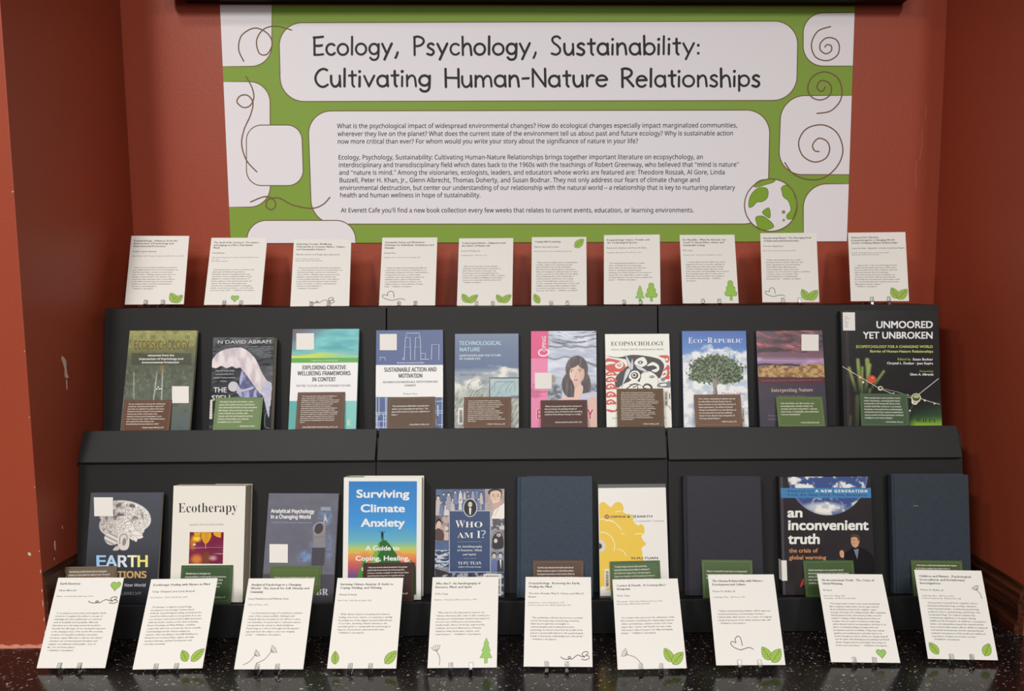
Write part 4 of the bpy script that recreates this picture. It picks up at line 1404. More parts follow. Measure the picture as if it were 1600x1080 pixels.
def d1(P):
    CR = (230, 226, 216)
    P.rect(20, 60, 700, 1070, CR)
    P.text('Ecotherapy', 100, 608, 304, 84, (60, 56, 60), 'serif', res=4)
    P.text('HEALING WITH NATURE IN MIND', 198, 490, 417, 15, (128, 120, 118), 'sans')

    def f(X, Y, U, V):
        n = fbm(X, Y, .006, .035, 8, 4)
        c = mix((92, 30, 56), (138, 42, 74), n)
        c = mix(c, (196, 148, 154), sst(fbm(X, Y, .004, .12, 18, 3), .6, .8) * (Y > 570) * (Y < 660) * .7)
        c = mix(c, (206, 130, 48), sst(eld(X, Y, 225, 560, 30, 70), 1.3, .3) * .8)
        c = mix(c, (206, 128, 60), sst(eld(X, Y, 260, 700, 60, 50), 1.3, .3))
        c = mix(c, (120, 70, 42), sst(eld(X, Y, 345, 690, 40, 60), 1.2, .5))
        c = mix(c, (208, 178, 178), sst(eld(X, Y, 400, 690, 40, 26), 1.3, .2) * .8)
        c = mix(c, (246, 214, 60), sst(eld(X, Y, 262, 525, 42, 34), 1.3, .3))
        c = mix(c, (244, 232, 220), sst(eld(X, Y, 240, 575, 14, 10), 1.3, .3))
        return c
    P.art(f, box=(200, 471, 484, 738), res=.0006)
    for a, k in (((300, 473), (384, 473), (386, 510), (365, 550), (336, 578), (312, 545), (297, 505)), 0), (((236, 473), (296, 473), (290, 500), (262, 515), (238, 500)), 0), (((402, 473), (470, 473), (468, 522), (430, 512), (405, 495)), 0):
        P.poly(a, (222, 162, 44))
        P.line(smooth(a, 1, True), 2.5, (156, 98, 24), closed=True)
    P.line([(342, 475), (338, 572)], 2.5, (156, 98, 24))
    for k in range(5):
        P.line([(341, 485 + k * 15), (372 - k * 3, 478 + k * 15)], 2, (170, 112, 28))
        P.line([(341, 485 + k * 15), (310 + k * 3, 478 + k * 15)], 2, (170, 112, 28))
    P.line([(338, 576), (336, 610)], 3, (236, 216, 214))


def d2(P):
    def f(X, Y, U, V):
        n = fbm(X, Y, .006, .012, 8, 5)
        c = mix((92, 92, 106), (112, 112, 124), n)
        c = mix(c, (74, 72, 82), sst(Y, 796, 802))
        b_ = np.maximum(sst(eld(X, Y, 570, 290, 66, 80), 1.3, .5), sst(eld(X, Y, 400, 645, 75, 60, -20), 1.3, .4))
        b_ = np.maximum(b_, sst(eld(X, Y, 610, 560, 34, 150), 1.3, .4) * .6)
        b_ = np.maximum(b_, sst(eld(X, Y, 450, 560, 24, 60), 1.3, .4) * .7)
        c = mix(c, mix((88, 112, 152), (132, 158, 196), fbm(X, Y, .04, .04, 3, 3)), b_ * sst(fbm(X, Y, .03, .03, 6, 4), .25, .5))
        c = mix(c, (148, 160, 178), sst(1.0 - np.maximum(np.abs(X - 580) / 46, np.abs(Y - 217) / 16), 0, .1) * .8)
        return c
    P.art(f)
    P.poly([(468, 450), (470, 410), (580, 400), (578, 470), (574, 564), (466, 564)], (132, 128, 132))
    P.blob([(468, 420), (466, 380), (490, 350), (530, 335), (566, 345), (580, 380), (560, 430), (520, 452), (480, 445)], (138, 134, 138))
    P.ell(518, 392, 38, 50, (66, 62, 68), 24, rot=20)
    P.line(smooth([(478, 400), (486, 362), (520, 342), (556, 346)], 5), 4, (190, 184, 184))
    P.poly([(458, 562), (576, 562), (565, 722), (454, 722)], (70, 68, 78))
    P.line([(560, 345), (578, 282), (572, 270), (590, 330)], 7, (210, 190, 184))
    P.ell(575, 300, 9, 22, (206, 184, 176), 12)
    P.line([(470, 470), (576, 468)], 3, (104, 98, 104))
    P.text('Analytical Psychology', 96, 478, 255, 31, (240, 238, 238), 'open', bold=3.5, res=3, y1=257)
    P.text('in a Changing World', 96, 446, 306, 31, (240, 238, 238), 'open', bold=3.5, res=3)
    P.text('The Search for Self, Identity and Community', 93, 455, 347, 13, (150, 166, 196), 'open')
    P.text('BR', 498, 602, 982, 60, (200, 200, 206), 'serif', bold=3)


def d3(P):
    P.rect(0, 40, 720, 1080, (238, 234, 226))

    def f(X, Y, U, V):
        c = grad(Y, [(95, (58, 128, 196)), (440, (74, 150, 214)), (580, (110, 178, 190)), (640, (180, 202, 110)), (672, (226, 176, 86)), (740, (214, 110, 84)), (800, (178, 90, 106)), (860, (120, 86, 140)), (1050, (96, 78, 130))])
        hz = 690 + 22 * np.sin(X * .02 + 1) + 14 * np.sin(X * .05)
        c = mix(c, (224, 142, 92), (Y > hz) * sst(760 - Y, 0, 60) * .6)
        return c
    P.art(f, box=(78, 92, 638, 1020))
    G1, G2, G3 = (88, 150, 62), (52, 106, 50), (120, 178, 70)
    P.poly([(120, 1020), (150, 860), (208, 700), (240, 760), (250, 1020)], (84, 142, 60))
    P.poly([(540, 1020), (560, 800), (590, 730), (634, 790), (634, 1020)], G2)
    P.poly([(585, 735), (600, 760), (575, 800)], G3)
    P.poly([(330, 585), (360, 566), (385, 572), (420, 610), (470, 680), (512, 760), (560, 1020), (200, 1020), (245, 790), (290, 660)], G1)
    P.poly([(360, 566), (385, 572), (420, 610), (470, 680), (512, 760), (560, 1020), (330, 1020), (318, 700), (345, 640), (330, 600)], G2)
    P.poly([(290, 660), (330, 600), (320, 680), (300, 760), (250, 800)], G3)
    K = (28, 46, 52)
    P.poly([(344, 512), (364, 512), (364, 568), (357, 568), (354, 535), (351, 568), (345, 568)], K)
    P.ell(354, 505, 7, 8, K, 12)
    P.line([(346, 515), (331, 495)], 4, K)
    P.line([(362, 515), (377, 495)], 4, K)
    W2 = (248, 246, 244)
    for t, a, b_, y, y1, c_ in (('Surviving', 143, 575, 223, 222, 62), ('Climate', 178, 538, 340, 340, 60), ('Anxiety', 180, 538, 459, 458, 62)):
        P.text(t, a, b_, y, c_, W2, 'sans', bold=8, res=4, y1=y1)
    for t, a, b_, y in (('A Guide to', 218, 494, 654), ('Coping, Healing,', 135, 580, 737), ('and Thriving', 184, 520, 820)):
        P.text(t, a, b_, y, 37, W2, 'sans', bold=4.5, res=3)


def figure(P, x, y, h, dress, skin=(206, 190, 176), hair=(40, 36, 40)):
    P.poly([(x - h * .17, y), (x - h * .10, y - h * .72), (x + h * .10, y - h * .72), (x + h * .17, y)], dress)
    P.ell(x, y - h * .84, h * .09, h * .12, hair, 12)
    P.ell(x, y - h * .81, h * .07, h * .09, skin, 12)


def d4(P):
    def f(X, Y, U, V):
        n = fbm(X, Y, .02, .02, 14, 4)
        c = mix((66, 86, 124), (96, 116, 152), n)
        c = mix(c, mix((150, 132, 132), (196, 180, 176), n), (X > 515) & (Y < 320))
        c = mix(c, mix((104, 84, 84), (188, 168, 160), sst(fbm(X, Y, .015, .012, 5), .35, .6)), (X < 188) & (Y > 300) & (Y < 520))
        c = mix(c, mix((52, 70, 104), (196, 200, 204), sst(fbm(X, Y, .02, .09, 55, 3), .45, .6)), (X < 188) & (Y > 610) & (Y < 760))
        c = mix(c, mix((70, 74, 96), (186, 186, 190), n), (X < 188) & (Y > 760))
        c = mix(c, mix((90, 88, 100), (200, 194, 190), sst(fbm(X, Y, .03, .03, 77, 2), .4, .55)), (X > 565) & (Y > 318) & (Y < 420))
        c = mix(c, mix((96, 94, 102), (186, 182, 180), n), (X > 565) & (Y > 420) & (Y < 610))
        c = mix(c, mix((96, 108, 142), (150, 158, 182), n), (X > 565) & (Y > 610) & (Y < 810))
        c = mix(c, mix((50, 62, 90), (170, 166, 168), sst(fbm(X, Y, .03, .02, 3), .5, .6)), Y > 812)
        return c
    P.art(f)
    r_ = random.Random(5)
    cols = ((188, 180, 178), (112, 126, 160), (208, 202, 196), (84, 96, 130), (160, 156, 164))
    for i, (x, y, h_) in enumerate(((90, 290, 190), (120, 285, 135), (165, 292, 145), (140, 200, 120), (185, 240, 165), (222, 248, 120), (245, 190, 130), (292, 180, 125), (355, 160, 100), (405, 165, 100), (480, 190, 115), (455, 235, 110), (290, 240, 100), (365, 190, 90), (476, 240, 60), (330, 150, 80), (440, 140, 70))):
        figure(P, x, y, h_, cols[i % 5])
    # man, upper right
    P.blob([(548, 100), (556, 62), (620, 50), (664, 66), (664, 110), (650, 140)], (44, 38, 42))
    P.blob([(560, 110), (570, 78), (620, 66), (656, 84), (656, 130), (640, 180), (612, 196), (582, 178)], (216, 188, 168))
    P.blob([(590, 190), (640, 170), (655, 210), (600, 240)], (196, 166, 148))
    P.poly([(690, 180), (640, 215), (598, 245), (570, 320), (690, 320)], (232, 226, 218))
    P.line([(640, 215), (600, 300)], 3, (150, 140, 136))
    for x in (588, 632):
        P.line([(x - 12, 104), (x + 12, 102)], 4, (50, 40, 40))
        P.ell(x, 116, 8, 4, (44, 34, 34), 10)
    P.line(smooth([(610, 112), (604, 140), (616, 144)], 4), 3, (170, 136, 120))
    P.line(smooth([(590, 160), (612, 172), (636, 158)], 4), 5, (236, 226, 220))
    # child portraits, left
    P.blob([(70, 345), (95, 318), (122, 345), (118, 380), (74, 385)], (40, 34, 36))
    P.blob([(74, 365), (95, 340), (118, 362), (110, 400), (90, 408), (76, 395)], (208, 184, 170))
    P.poly([(60, 420), (90, 405), (130, 425), (160, 515), (60, 515)], (88, 66, 66))
    P.ell(165, 410, 17, 20, (214, 194, 180), 16)
    P.poly([(148, 440), (182, 440), (184, 515), (140, 515)], (196, 180, 172))
    P.line([(60, 606), (188, 606)], 4, (214, 214, 214))
    P.poly([(60, 770), (160, 800), (188, 815), (60, 850)], (54, 50, 56))
    # couple, right bottom and car picture
    for x, s_, d_ in ((598, 1, (96, 112, 156)), (655, 1.05, (60, 58, 66))):
        P.ell(x, 650, 24, 28, (52, 46, 50), 16)
        P.ell(x, 658, 18, 22, (204, 186, 174), 16)
        P.poly([(x - 30, 800), (x - 26, 700), (x, 684), (x + 26, 700), (x + 32, 800)], d_)
    P.poly([(648, 690), (664, 690), (660, 780)], (232, 230, 228))
    P.blob([(580, 560), (590, 480), (640, 440), (675, 480), (680, 580), (600, 595)], (54, 50, 56))
    P.ell(640, 468, 22, 18, (170, 164, 164), 14)
    P.ell(612, 520, 16, 20, (204, 200, 198), 14)
    NV = (60, 78, 114)
    P.rect(188, 246, 566, 806, (196, 200, 208))
    P.rect(193, 252, 561, 800, NV)
    P.ell(380, 221, 64, 83, (206, 208, 210), 32)
    P.ell(380, 221, 57, 76, (34, 34, 38), 32)
    P.ell(380, 192, 19, 24, (206, 198, 188), 16)
    P.poly([(352, 290), (358, 232), (380, 218), (404, 232), (410, 290)], (50, 50, 56))
    P.poly([(370, 222), (390, 222), (386, 282), (374, 282)], (228, 226, 222))
    P.line([(366, 190), (394, 190)], 2.5, (60, 56, 56))
    W2 = (232, 230, 226)
    P.text('W', 246, 332, 400, 68, W2, 'serif', res=3)
    P.text('HO', 336, 490, 398, 54, W2, 'serif', res=3)
    P.text('AM', 262, 408, 494, 52, W2, 'serif', res=3)
    P.text('I?', 440, 520, 494, 68, W2, 'serif', res=3)
    P.line([(262, 530), (482, 528)], 2, (170, 176, 186))
    P.line([(318, 680), (436, 680)], 2, (170, 176, 186))
    for t, a, b_, y in (('An Autobiography', 262, 488, 580), ('of Emotion, Mind,', 262, 488, 614), ('and Spirit', 312, 432, 652)):
        P.text(t, a, b_, y, 20, W2, 'serif', italic=.15)
    P.text('YI-FU TUAN', 268, 480, 734, 27, W2, 'serif')
    P.text('Author of Passing Strange', 268, 480, 762, 13, W2, 'serif', italic=.2)


def d6(P):
    P.rect(40, 40, 700, 1060, (84, 84, 88))
    P.rect(52, 94, 690, 1032, (228, 225, 220))
    YL = (226, 190, 66)
    pts = []
    for k in range(36):
        a = -math.pi / 2 + math.pi * k / 35
        rr = 1 + .045 * math.sin(k * 1.6) + .03 * math.sin(k * 3.1)
        pts.append((62 + 385 * rr * math.cos(a), 600 + 372 * rr * math.sin(a)))
    P.poly([(60, 230)] + smooth(pts, 4) + [(60, 968)], YL)
    P.blob([(170, 262), (195, 224), (235, 214), (266, 246), (268, 290), (210, 320)], YL)
    P.blob([(385, 440), (425, 408), (450, 436), (450, 490), (400, 520)], YL)
    for a in (((64, 360), (120, 362), (175, 385)), ((110, 375), (170, 376), (215, 410), (245, 445), (250, 460)), ((200, 300), (255, 290)), ((64, 475), (120, 480), (170, 520), (195, 580), (190, 640)),
              ((220, 620), (270, 640), (295, 680)), ((370, 495), (430, 490), (440, 510)), ((250, 485), (282, 494))):
        P.line(smooth(a, 5), 6, (240, 232, 196))
    P.blob([(64, 540), (95, 548), (118, 590), (108, 630), (66, 645)], (206, 200, 192))
    P.blob([(62, 570), (80, 580), (86, 598), (78, 612), (62, 618)], (44, 40, 40))
    P.ell(127, 341, 21, 20, (176, 74, 68), 20)
    P.ell(127, 341, 12, 11, YL, 16)
    P.text('C', 118, 136, 350, 18, (140, 40, 50), 'sans', bold=2)
    P.rect(350, 324, 384, 360, (198, 204, 216))
    P.text('OSMOS &', 155, 328, 350, 17, (78, 62, 50), 'sans', bold=3)
    P.text('H', 358, 378, 350, 17, (64, 64, 84), 'sans', bold=3)
    P.text('EARTH', 393, 520, 350, 17, (78, 62, 50), 'sans', bold=3)
    P.text("a cosmopolite's viewpoint", 372, 622, 388, 15, (128, 122, 116), 'serif', italic=.2)
    P.text('YI-FU TUAN', 336, 572, 713, 18, (64, 58, 54), 'sans', bold=3)


def d8(P):
    P.rect(30, 40, 920, 1040, (38, 33, 36))

    def f(X, Y, U, V):
        n = fbm(X, Y, .006, .006, 4, 4)
        c = mix((38, 33, 37), (54, 47, 50), n)
        # glare-free plastic band at the hinge is a little greyer
        c = mix(c, (96, 98, 110), sst(14 - np.abs(X - 72 - (Y - 60) * .03), 0, 10) * .55)
        d = eld(X, Y, 468, 20, 350, 356)
        sw = fbm(X + 60 * fbm(X, Y, .01, .01, 2), Y + 60 * fbm(X, Y, .012, .012, 5), .012, .018, 19, 5)
        e = mix((64, 84, 136), (236, 234, 228), sst(sw, .46, .62))
        e = mix(e, (242, 240, 232), sst(eld(X, Y, 430, 310, 200, 50), 1.2, .5) * .7)
        e = mix(e, (150, 156, 176), sst(d, .9, 1.0) * .5)
        c = mix(c, e, sst(d, 1.0, .985))
        return c
    P.art(f, res=.0008)
    P.poly([(64, 150), (845, 147), (846, 230), (68, 232)], (70, 128, 180))
    P.text('Adapted for', 122, 346, 184, 20, (32, 42, 62), 'sans', track=.12)
    P.text('A NEW GENERATION', 362, 808, 184, 20, (244, 244, 244), 'open', bold=4, track=.1)
    P.text('from the New York Times Bestseller', 126, 812, 215, 20, (32, 42, 62), 'sans', track=.1)
    W2 = (240, 236, 226)
    for t, a, b_, y, c_ in (('an', 128, 248, 389, 76), ('inconvenient', 134, 816, 493, 80), ('truth', 134, 396, 606, 80)):
        P.text(t, a, b_, y, c_, W2, 'sans', bold=11, res=4)
    OR = (206, 142, 98)
    P.text('the crisis of', 140, 384, 678, 33, OR, 'sans', bold=2.5, res=3)
    P.text('global warming', 142, 454, 734, 32, OR, 'sans', bold=2.5, res=3)
    P.text('AL GORE', 236, 560, 955, 62, (196, 66, 60), 'sans', bold=6)
    # the speaker in a dark jacket, one fist raised
    P.blob([(640, 880), (612, 720), (606, 690), (650, 660), (690, 640), (745, 638), (800, 660), (860, 720), (870, 880)], (22, 20, 24))
    P.poly([(690, 655), (735, 648), (722, 735)], (122, 124, 138))
    P.blob([(668, 580), (670, 548), (700, 532), (735, 545), (740, 580), (730, 622), (706, 640), (682, 626), (670, 606)], (206, 156, 124))
    P.blob([(664, 560), (676, 532), (712, 528), (742, 548), (742, 590), (728, 590), (722, 560), (694, 552)], (84, 62, 50))
    P.line([(680, 578), (702, 574)], 4, (84, 58, 48))
    P.line([(680, 607), (704, 604)], 3, (140, 84, 70))
    P.ell(735, 588, 6, 11, (196, 146, 116), 10)
    P.line([(672, 575), (666, 596), (676, 600)], 3, (170, 120, 94))
    P.blob([(570, 690), (575, 665), (598, 662), (608, 685), (604, 720), (580, 716)], (212, 160, 128))
    for y in (676, 688, 700): P.line([(572, y), (594, y - 2)], 2.2, (150, 104, 82))


# ------------------------------------------------------------------ book builder
def frame(x, y, z, w_, lean): return (x, y, z), (-R(lean), 0, R(w_))


def settle(x, y, z, lean, H, T, ledge):
    """slide down its own plane until the back bottom edge rests on the ledge; returns new y, z, H"""
    s_, c_ = math.sin(R(lean)), math.cos(R(lean))
    zt = ledge + T * s_ + .0002
    dl = (z - zt) / c_
    return y - dl * s_, zt, H + dl


def seat(x, y, w_, lean, z, W, H, T, up):
    """move a leaning thing forward until it clears the panel behind"""
    p0, p1 = (1.554, LEDGE_U) if up else (1.4445, LEDGE_L)
    sl = (0.034 / 0.261) if up else (0.0495 / 0.3305)
    best = 9
    for sx in (-.5, .5):
        for h in (0, H):
            yy = y + sx * W * math.sin(R(w_)) + h * math.sin(R(lean)) + T * math.cos(R(lean)) * math.cos(R(w_))
            zz = z + h * math.cos(R(lean)) - T * math.sin(R(lean))
            best = min(best, p0 + sl * (zz - p1) - yy)
    return best


placed = {}


def book(row, i, kind, T, cover, label, quad=None, draw=None, pm=None, spine=None, extra=None, page_in=.0):
    D = D_bu if row == 'u' else D_bl
    x, y, w_, lean, z, W, H = D[i]
    ledge = LEDGE_U if row == 'u' else LEDGE_L
    zf = z
    y, z, H2 = settle(x, y, z, lean, H, T, ledge)
    grow = H2 - H
    gap = seat(x, y, w_, lean, z, W, H2, T, row == 'u')
    if gap < .0006: y += gap - .0006
    e = empty('hardcover_book' if kind == 'hard' else 'paperback_book', (x, y, z), (-R(lean), 0, R(w_)))
    meta(e, label, 'book', 'books leaning on the upper ledge' if row == 'u' else 'books leaning on the lower ledge')
    placed[(row, i)] = (x, y, z, w_, lean, W, H2)
    hw = W / 2
    if kind == 'paper':
        t = .0004
        # cover wraps front, spine (left) and back
        MB().box(-hw, hw, 0, t, 0, H2).box(-hw, hw, T - t, T, 0, H2).box(-hw, -hw + t, t, T - t, 0, H2).build('cover', cover, e)
        MB().box(-hw + t, hw - .0008, t + .0001, T - t - .0001, .0006, H2 - .0006).build('page_block', M_pages, e)
    else:
        b = .0026
        ov = .003
        MB().box(-hw + .010, hw, 0, b, 0, H2).box(-hw + .010, hw, T - b, T, 0, H2).build('cover_boards', cover, e, .0005)
        # rounded spine with hinge grooves
        prof = []
        ns = 9
        for k in range(ns + 1):
            a = math.pi * k / ns
            prof.append((-hw + .0035 - .0035 * math.sin(a), T / 2 - (T / 2) * math.cos(a)))
        outer = [(-hw + .0105, .0004), (-hw + .0085, .0013), (-hw + .0062, .0004)] + prof + [(-hw + .0062, T - .0004), (-hw + .0085, T - .0013), (-hw + .0105, T - .0004)]
        inner = [(px + (.0012 if j not in (0, 1, 2, len(outer) - 1, len(outer) - 2, len(outer) - 3) else 0), min(max(py, .0016), T - .0016) if True else py) for j, (px, py) in enumerate(outer)]
        inner = [(-hw + .0105, .0020), (-hw + .0085, .0028), (-hw + .0062, .0022), (-hw + .003, T * .3), (-hw + .003, T * .7), (-hw + .0062, T - .0022), (-hw + .0085, T - .0028), (-hw + .0105, T - .0020)]
        MB().prism_z(outer + inner[::-1], 0, H2).build('spine', cover, e)
        MB().box(-hw + .0065, hw - ov, b + .0002, T - b - .0002, ov, H2 - ov).build('page_block', M_pages, e)
    if draw:
        # lower strip hidden behind the lip: stretch print so that the visible part stays in place
        P = Print(quad, W, H, base=2e-5)
        draw(P)
        if grow > 0:
            P.V = [np.c_[v[:, 0], v[:, 1], np.where(v[:, 2] <= 1e-9, 0, v[:, 2] + grow)] for v in P.V]
        elif grow < 0:
            P.V = [np.c_[v[:, 0], v[:, 1], np.maximum(v[:, 2] + grow, 0.0)] for v in P.V]
        P.K = [np.minimum(k_ * 1.14, .92) for k_ in P.K]
        P.build('cover_print', pm or M_print_satin, e)
    if extra: extra(e, W, H2, T, grow)
    return e


def sticker(e, W, H2, quad, x0, y0, x1, y1, name='blank_square_sticker', lab='white square sticker', grow=0, lines=None, bars=None, r=0):
    """paper sticker lying on the front cover, given in the cover's drawing units"""
    Hm = homog(quad)

    def uv(a, b):
        q = Hm @ np.array([a, b, 1.0])
        return (q[0] / q[2] - .5) * W, H2 - (q[1] / q[2]) * (H2 - grow)
    c = [uv(x0, y0), uv(x1, y0), uv(x1, y1), uv(x0, y1)]
    m = MB()
    m.add([(a, -.0010, b) for a, b in c] + [(a, -.0006, b) for a, b in c], [(0, 1, 2, 3), (0, 4, 5, 1), (1, 5, 6, 2), (2, 6, 7, 3), (3, 7, 4, 0)])
    o = m.build(name, M_sticker, e)
    meta(o, lab)
    if lines or bars:
        P = Print([(x0, y0), (x1, y0), (x1, y1), (x0, y1)], 1, 1, step=2e-5, base=0)
        if lines:
            for t, a, b, yy, cp in lines: P.text(t, a, b, yy, cp, (50, 48, 48), 'open', res=1)
        if bars:
            bars(P)
        # place with the sticker's own corners
        cc = np.array(c)
        V = []
        for v in P.V:
            u_, v_ = v[:, 0] + .5, 1 - v[:, 2]
            px = (cc[0][0] * (1 - u_) + cc[1][0] * u_) * (1 - v_) + (cc[3][0] * (1 - u_) + cc[2][0] * u_) * v_
            pz = (cc[0][1] * (1 - u_) + cc[1][1] * u_) * (1 - v_) + (cc[3][1] * (1 - u_) + cc[2][1] * u_) * v_
            V.append(np.c_[px, -.00105 + (v[:, 1]), pz])
        P.V = V
        P.build('sticker_print', M_print_matte, o)
    return o


def vbars(x0, x1, y0, y1, n=16, seed=1):
    """strip label: bars stacked up its height"""
    def g(P):
        r_ = random.Random(seed)
        y = y0
        while y < y1:
            h = r_.uniform(.008, .03) * (y1 - y0)
            P.rect(x0, y, x1, min(y + h, y1), (40, 38, 38))
            y += h + r_.uniform(.008, .028) * (y1 - y0)
    return g


Qd = {
    'u0': [(97, 92), (692, 95), (620, 982), (5, 982)], 'u1': [(72, 103), (640, 108), (605, 980), (50, 980)],
    'u2': [(100, 80), (688, 82), (655, 983), (58, 983)], 'u3': [(103, 93), (692, 93), (700, 968), (95, 983)],
    'u4': [(60, 120), (627, 120), (630, 962), (60, 962)], 'u5': [(55, 100), (627, 98), (640, 957), (58, 957)],
    'u6': [(60, 125), (627, 125), (652, 950), (75, 950)], 'u7': [(63, 98), (632, 92), (655, 945), (75, 945)],
    'u8': [(67, 103), (655, 88), (705, 940), (105, 942)], 'u9': [(75, 55), (832, 52), (887, 975), (83, 980)],
    'l0': [(127, 110), (718, 107), (668, 1040), (33, 1040)], 'l1': [(57, 75), (680, 85), (650, 1053), (30, 1053)],
    'l2': [(77, 83), (693, 80), (640, 1035), (10, 1035)], 'l3': [(37, 60), (680, 57), (678, 1055), (25, 1050)],
    'l4': [(70, 57), (690, 52), (690, 1022), (52, 1025)], 'l6': [(50, 62), (633, 62), (678, 1040), (70, 1040)],
    'l8': [(48, 58), (835, 52), (878, 1020), (88, 1018)],
}


def sq(key, x0, y0, x1, y1, **k):
    def g(e, W, H2, T, grow): sticker(e, W, H2, Qd[key], x0, y0, x1, y1, grow=grow, **k)
    return g


def both(*fs):
    def g(*a):
        for f in fs: f(*a)
    return g


def cov(name, col, rough=.4): return solid(name, col, rough, .5, .02, 40)


book('u', 0, 'paper', TU[0], cov('olive_cover_stock', (110, 116, 92)), 'muted green forest paperback with tall narrow brown title, leftmost on the upper ledge', Qd['u0'], c0,
     extra=sq('u0', 470, 583, 618, 732))
book('u', 1, 'paper', TU[1], cov('grey_cover_stock', (84, 86, 92), .25), 'glossy dark grey paperback with a pale dome-shaped form on its cover', Qd['u1'], c1, M_print_gloss)
book('u', 2, 'paper', TU[2], cov('teal_cover_stock', (96, 170, 165)), 'teal and white paperback with a green band across its cover', Qd['u2'], c2,
     extra=sq('u2', 133, 119, 290, 267))
book('u', 3, 'paper', TU[3], cov('blue_cover_stock', (76, 94, 140)), 'blue and white paperback with white outline drawings of towers', Qd['u3'], c3,
     extra=sq('u3', 135, 126, 287, 271))
book('u', 4, 'paper', TU[4], cov('slate_sky_cover_stock', (104, 120, 148)), 'slate blue paperback with clouds above blown grass', Qd['u4'], c4,
     extra=sq('u4', 92, 782, 140, 930, name='barcode_label', lab='narrow white barcode label', bars=vbars(104, 130, 800, 915)))
book('u', 5, 'paper', TU[5], cov('pink_cover_stock', (216, 90, 140)), 'pink-edged paperback showing a long-haired person with hand at mouth', Qd['u5'], c5,
     extra=sq('u5', 90, 471, 238, 614))
book('u', 6, 'paper', TU[6], cov('cream_cover_stock', (236, 232, 224)), 'cream paperback with flowing black and red animal forms', Qd['u6'], c6,
     extra=sq('u6', 582, 625, 622, 775, name='barcode_label', lab='narrow white barcode label', bars=vbars(590, 612, 640, 765, seed=3)))
book('u', 7, 'paper', TU[7], cov('sky_blue_cover_stock', (110, 150, 205)), 'sky blue paperback with one broad green tree before clouds', Qd['u7'], c7,
     extra=sq('u7', 590, 770, 622, 915, name='barcode_label', lab='narrow white barcode label', bars=vbars(597, 614, 782, 905, seed=5)))
book('u', 8, 'paper', TU[8], cov('plum_cover_stock', (64, 58, 70)), 'dark plum paperback with a red sunset over a golden field', Qd['u8'], c8,
     extra=sq('u8', 468, 126, 622, 272))


def x_u9(e, W, H2, T, grow):
    sticker(e, W, H2, Qd['u9'], 90, 68, 186, 208, name='call_number_label', lab='white rounded call number label', grow=grow,
            lines=[('NEW', 104, 130, 106, 7), ('FACULTY', 104, 152, 119, 7), ('BF', 104, 116, 132, 7), ('353.5', 104, 132, 145, 7), ('.N37', 104, 130, 157, 7), ('U56', 104, 124, 170, 7), ('2025', 104, 130, 183, 7)])
    # spine lettering, running down
    P = Print([(0, 0), (T * 1000, 0), (T * 1000, H2 * 1000), (0, H2 * 1000)], T, H2, base=0)
    P.vtext('UNMOORED YET UNBROKEN', T * 360, H2 * 300, H2 * 870, T * 330, (225, 225, 222), 'sans')
    P.V = [np.c_[np.full(len(v), -W / 2 - .00012), T / 2 - v[:, 0], v[:, 2]] for v in P.V]
    P.build('spine_lettering', M_print_satin, e)


book('u', 9, 'paper', TU[9], cov('glossy_black_cover', (30, 29, 31), .15), 'large glossy black book with green buds, a red berry and dewy web threads', Qd['u9'], c9, M_print_gloss, extra=x_u9)

book('l', 0, 'paper', TL[0], cov('charcoal_cover_stock', (70, 73, 82)), 'charcoal paperback with a white sculpted brain and a gold and blue title', Qd['l0'], d0,
     extra=sq('l0', 152, 146, 310, 300))
book('l', 1, 'paper', TL[1], cov('ivory_cover_stock', (230, 226, 216), .25), 'thick ivory paperback with a square picture of autumn leaves over purple', Qd['l1'], d1)
book('l', 2, 'paper', TL[2], cov('grey_violet_cover_stock', (96, 96, 110)), 'grey-violet paperback with a round stone tower and blue paint', Qd['l2'], d2,
     extra=sq('l2', 85, 534, 247, 698))


def x_l3(e, W, H2, T, grow):
    # dust jacket over the front board, flap edge in green at the top
    o = MB().box(-W / 2 + .006, -W / 2 + .040, T * .35, T * .42, H2 - .003, H2 + .0010).build('jacket_flap', cov('green_jacket_flap', (110, 138, 70)), e)
    meta(o, 'green jacket flap')


book('l', 3, 'hard', TL[3], cov('white_jacket', (236, 232, 224)), 'white-bordered blue hardcover with a green mountain and a tiny figure on top', Qd['l3'], d3, extra=x_l3)


def bars4(P):
    r_ = random.Random(8)
    x = 515
    while x < 640:
        h = r_.uniform(2, 6)
        P.rect(x, 836, x + h, 858, (40, 38, 38))
        x += h + r_.uniform(2, 5)
    y = 868
    while y < 1000:
        h = r_.uniform(2, 7)
        P.rect(638, y, 652, y + h, (40, 38, 38))
        y += h + r_.uniform(2, 6)


book('l', 4, 'paper', TL[4], cov('navy_photo_cover_stock', (70, 88, 126)), 'navy paperback with a border of old family photographs', Qd['l4'], d4,
     extra=sq('l4', 500, 820, 664, 1020, name='barcode_label', lab='white barcode label', bars=bars4))


def x_l5(e, W, H2, T, grow):
    P = Print([(0, 0), (T * 1000, 0), (T * 1000, H2 * 1000), (0, H2 * 1000)], T, H2, base=0)
    for k in range(4):
        P.text(('BF', '353', '.5', 'N37')[k], T * 250, T * 750, H2 * (800 + k * 28), 5, (215, 214, 208), 'open', res=1)
    P.V = [np.c_[np.full(len(v), -W / 2 - .00015), T / 2 - v[:, 0], v[:, 2]] for v in P.V]
    P.build('spine_lettering', M_print_satin, e)


book('l', 5, 'hard', TL[5], cloth_mat('navy_book_cloth', (44, 58, 74)), 'plain mid-blue cloth hardcover between the photo-bordered and the yellow flower paperbacks', extra=x_l5)


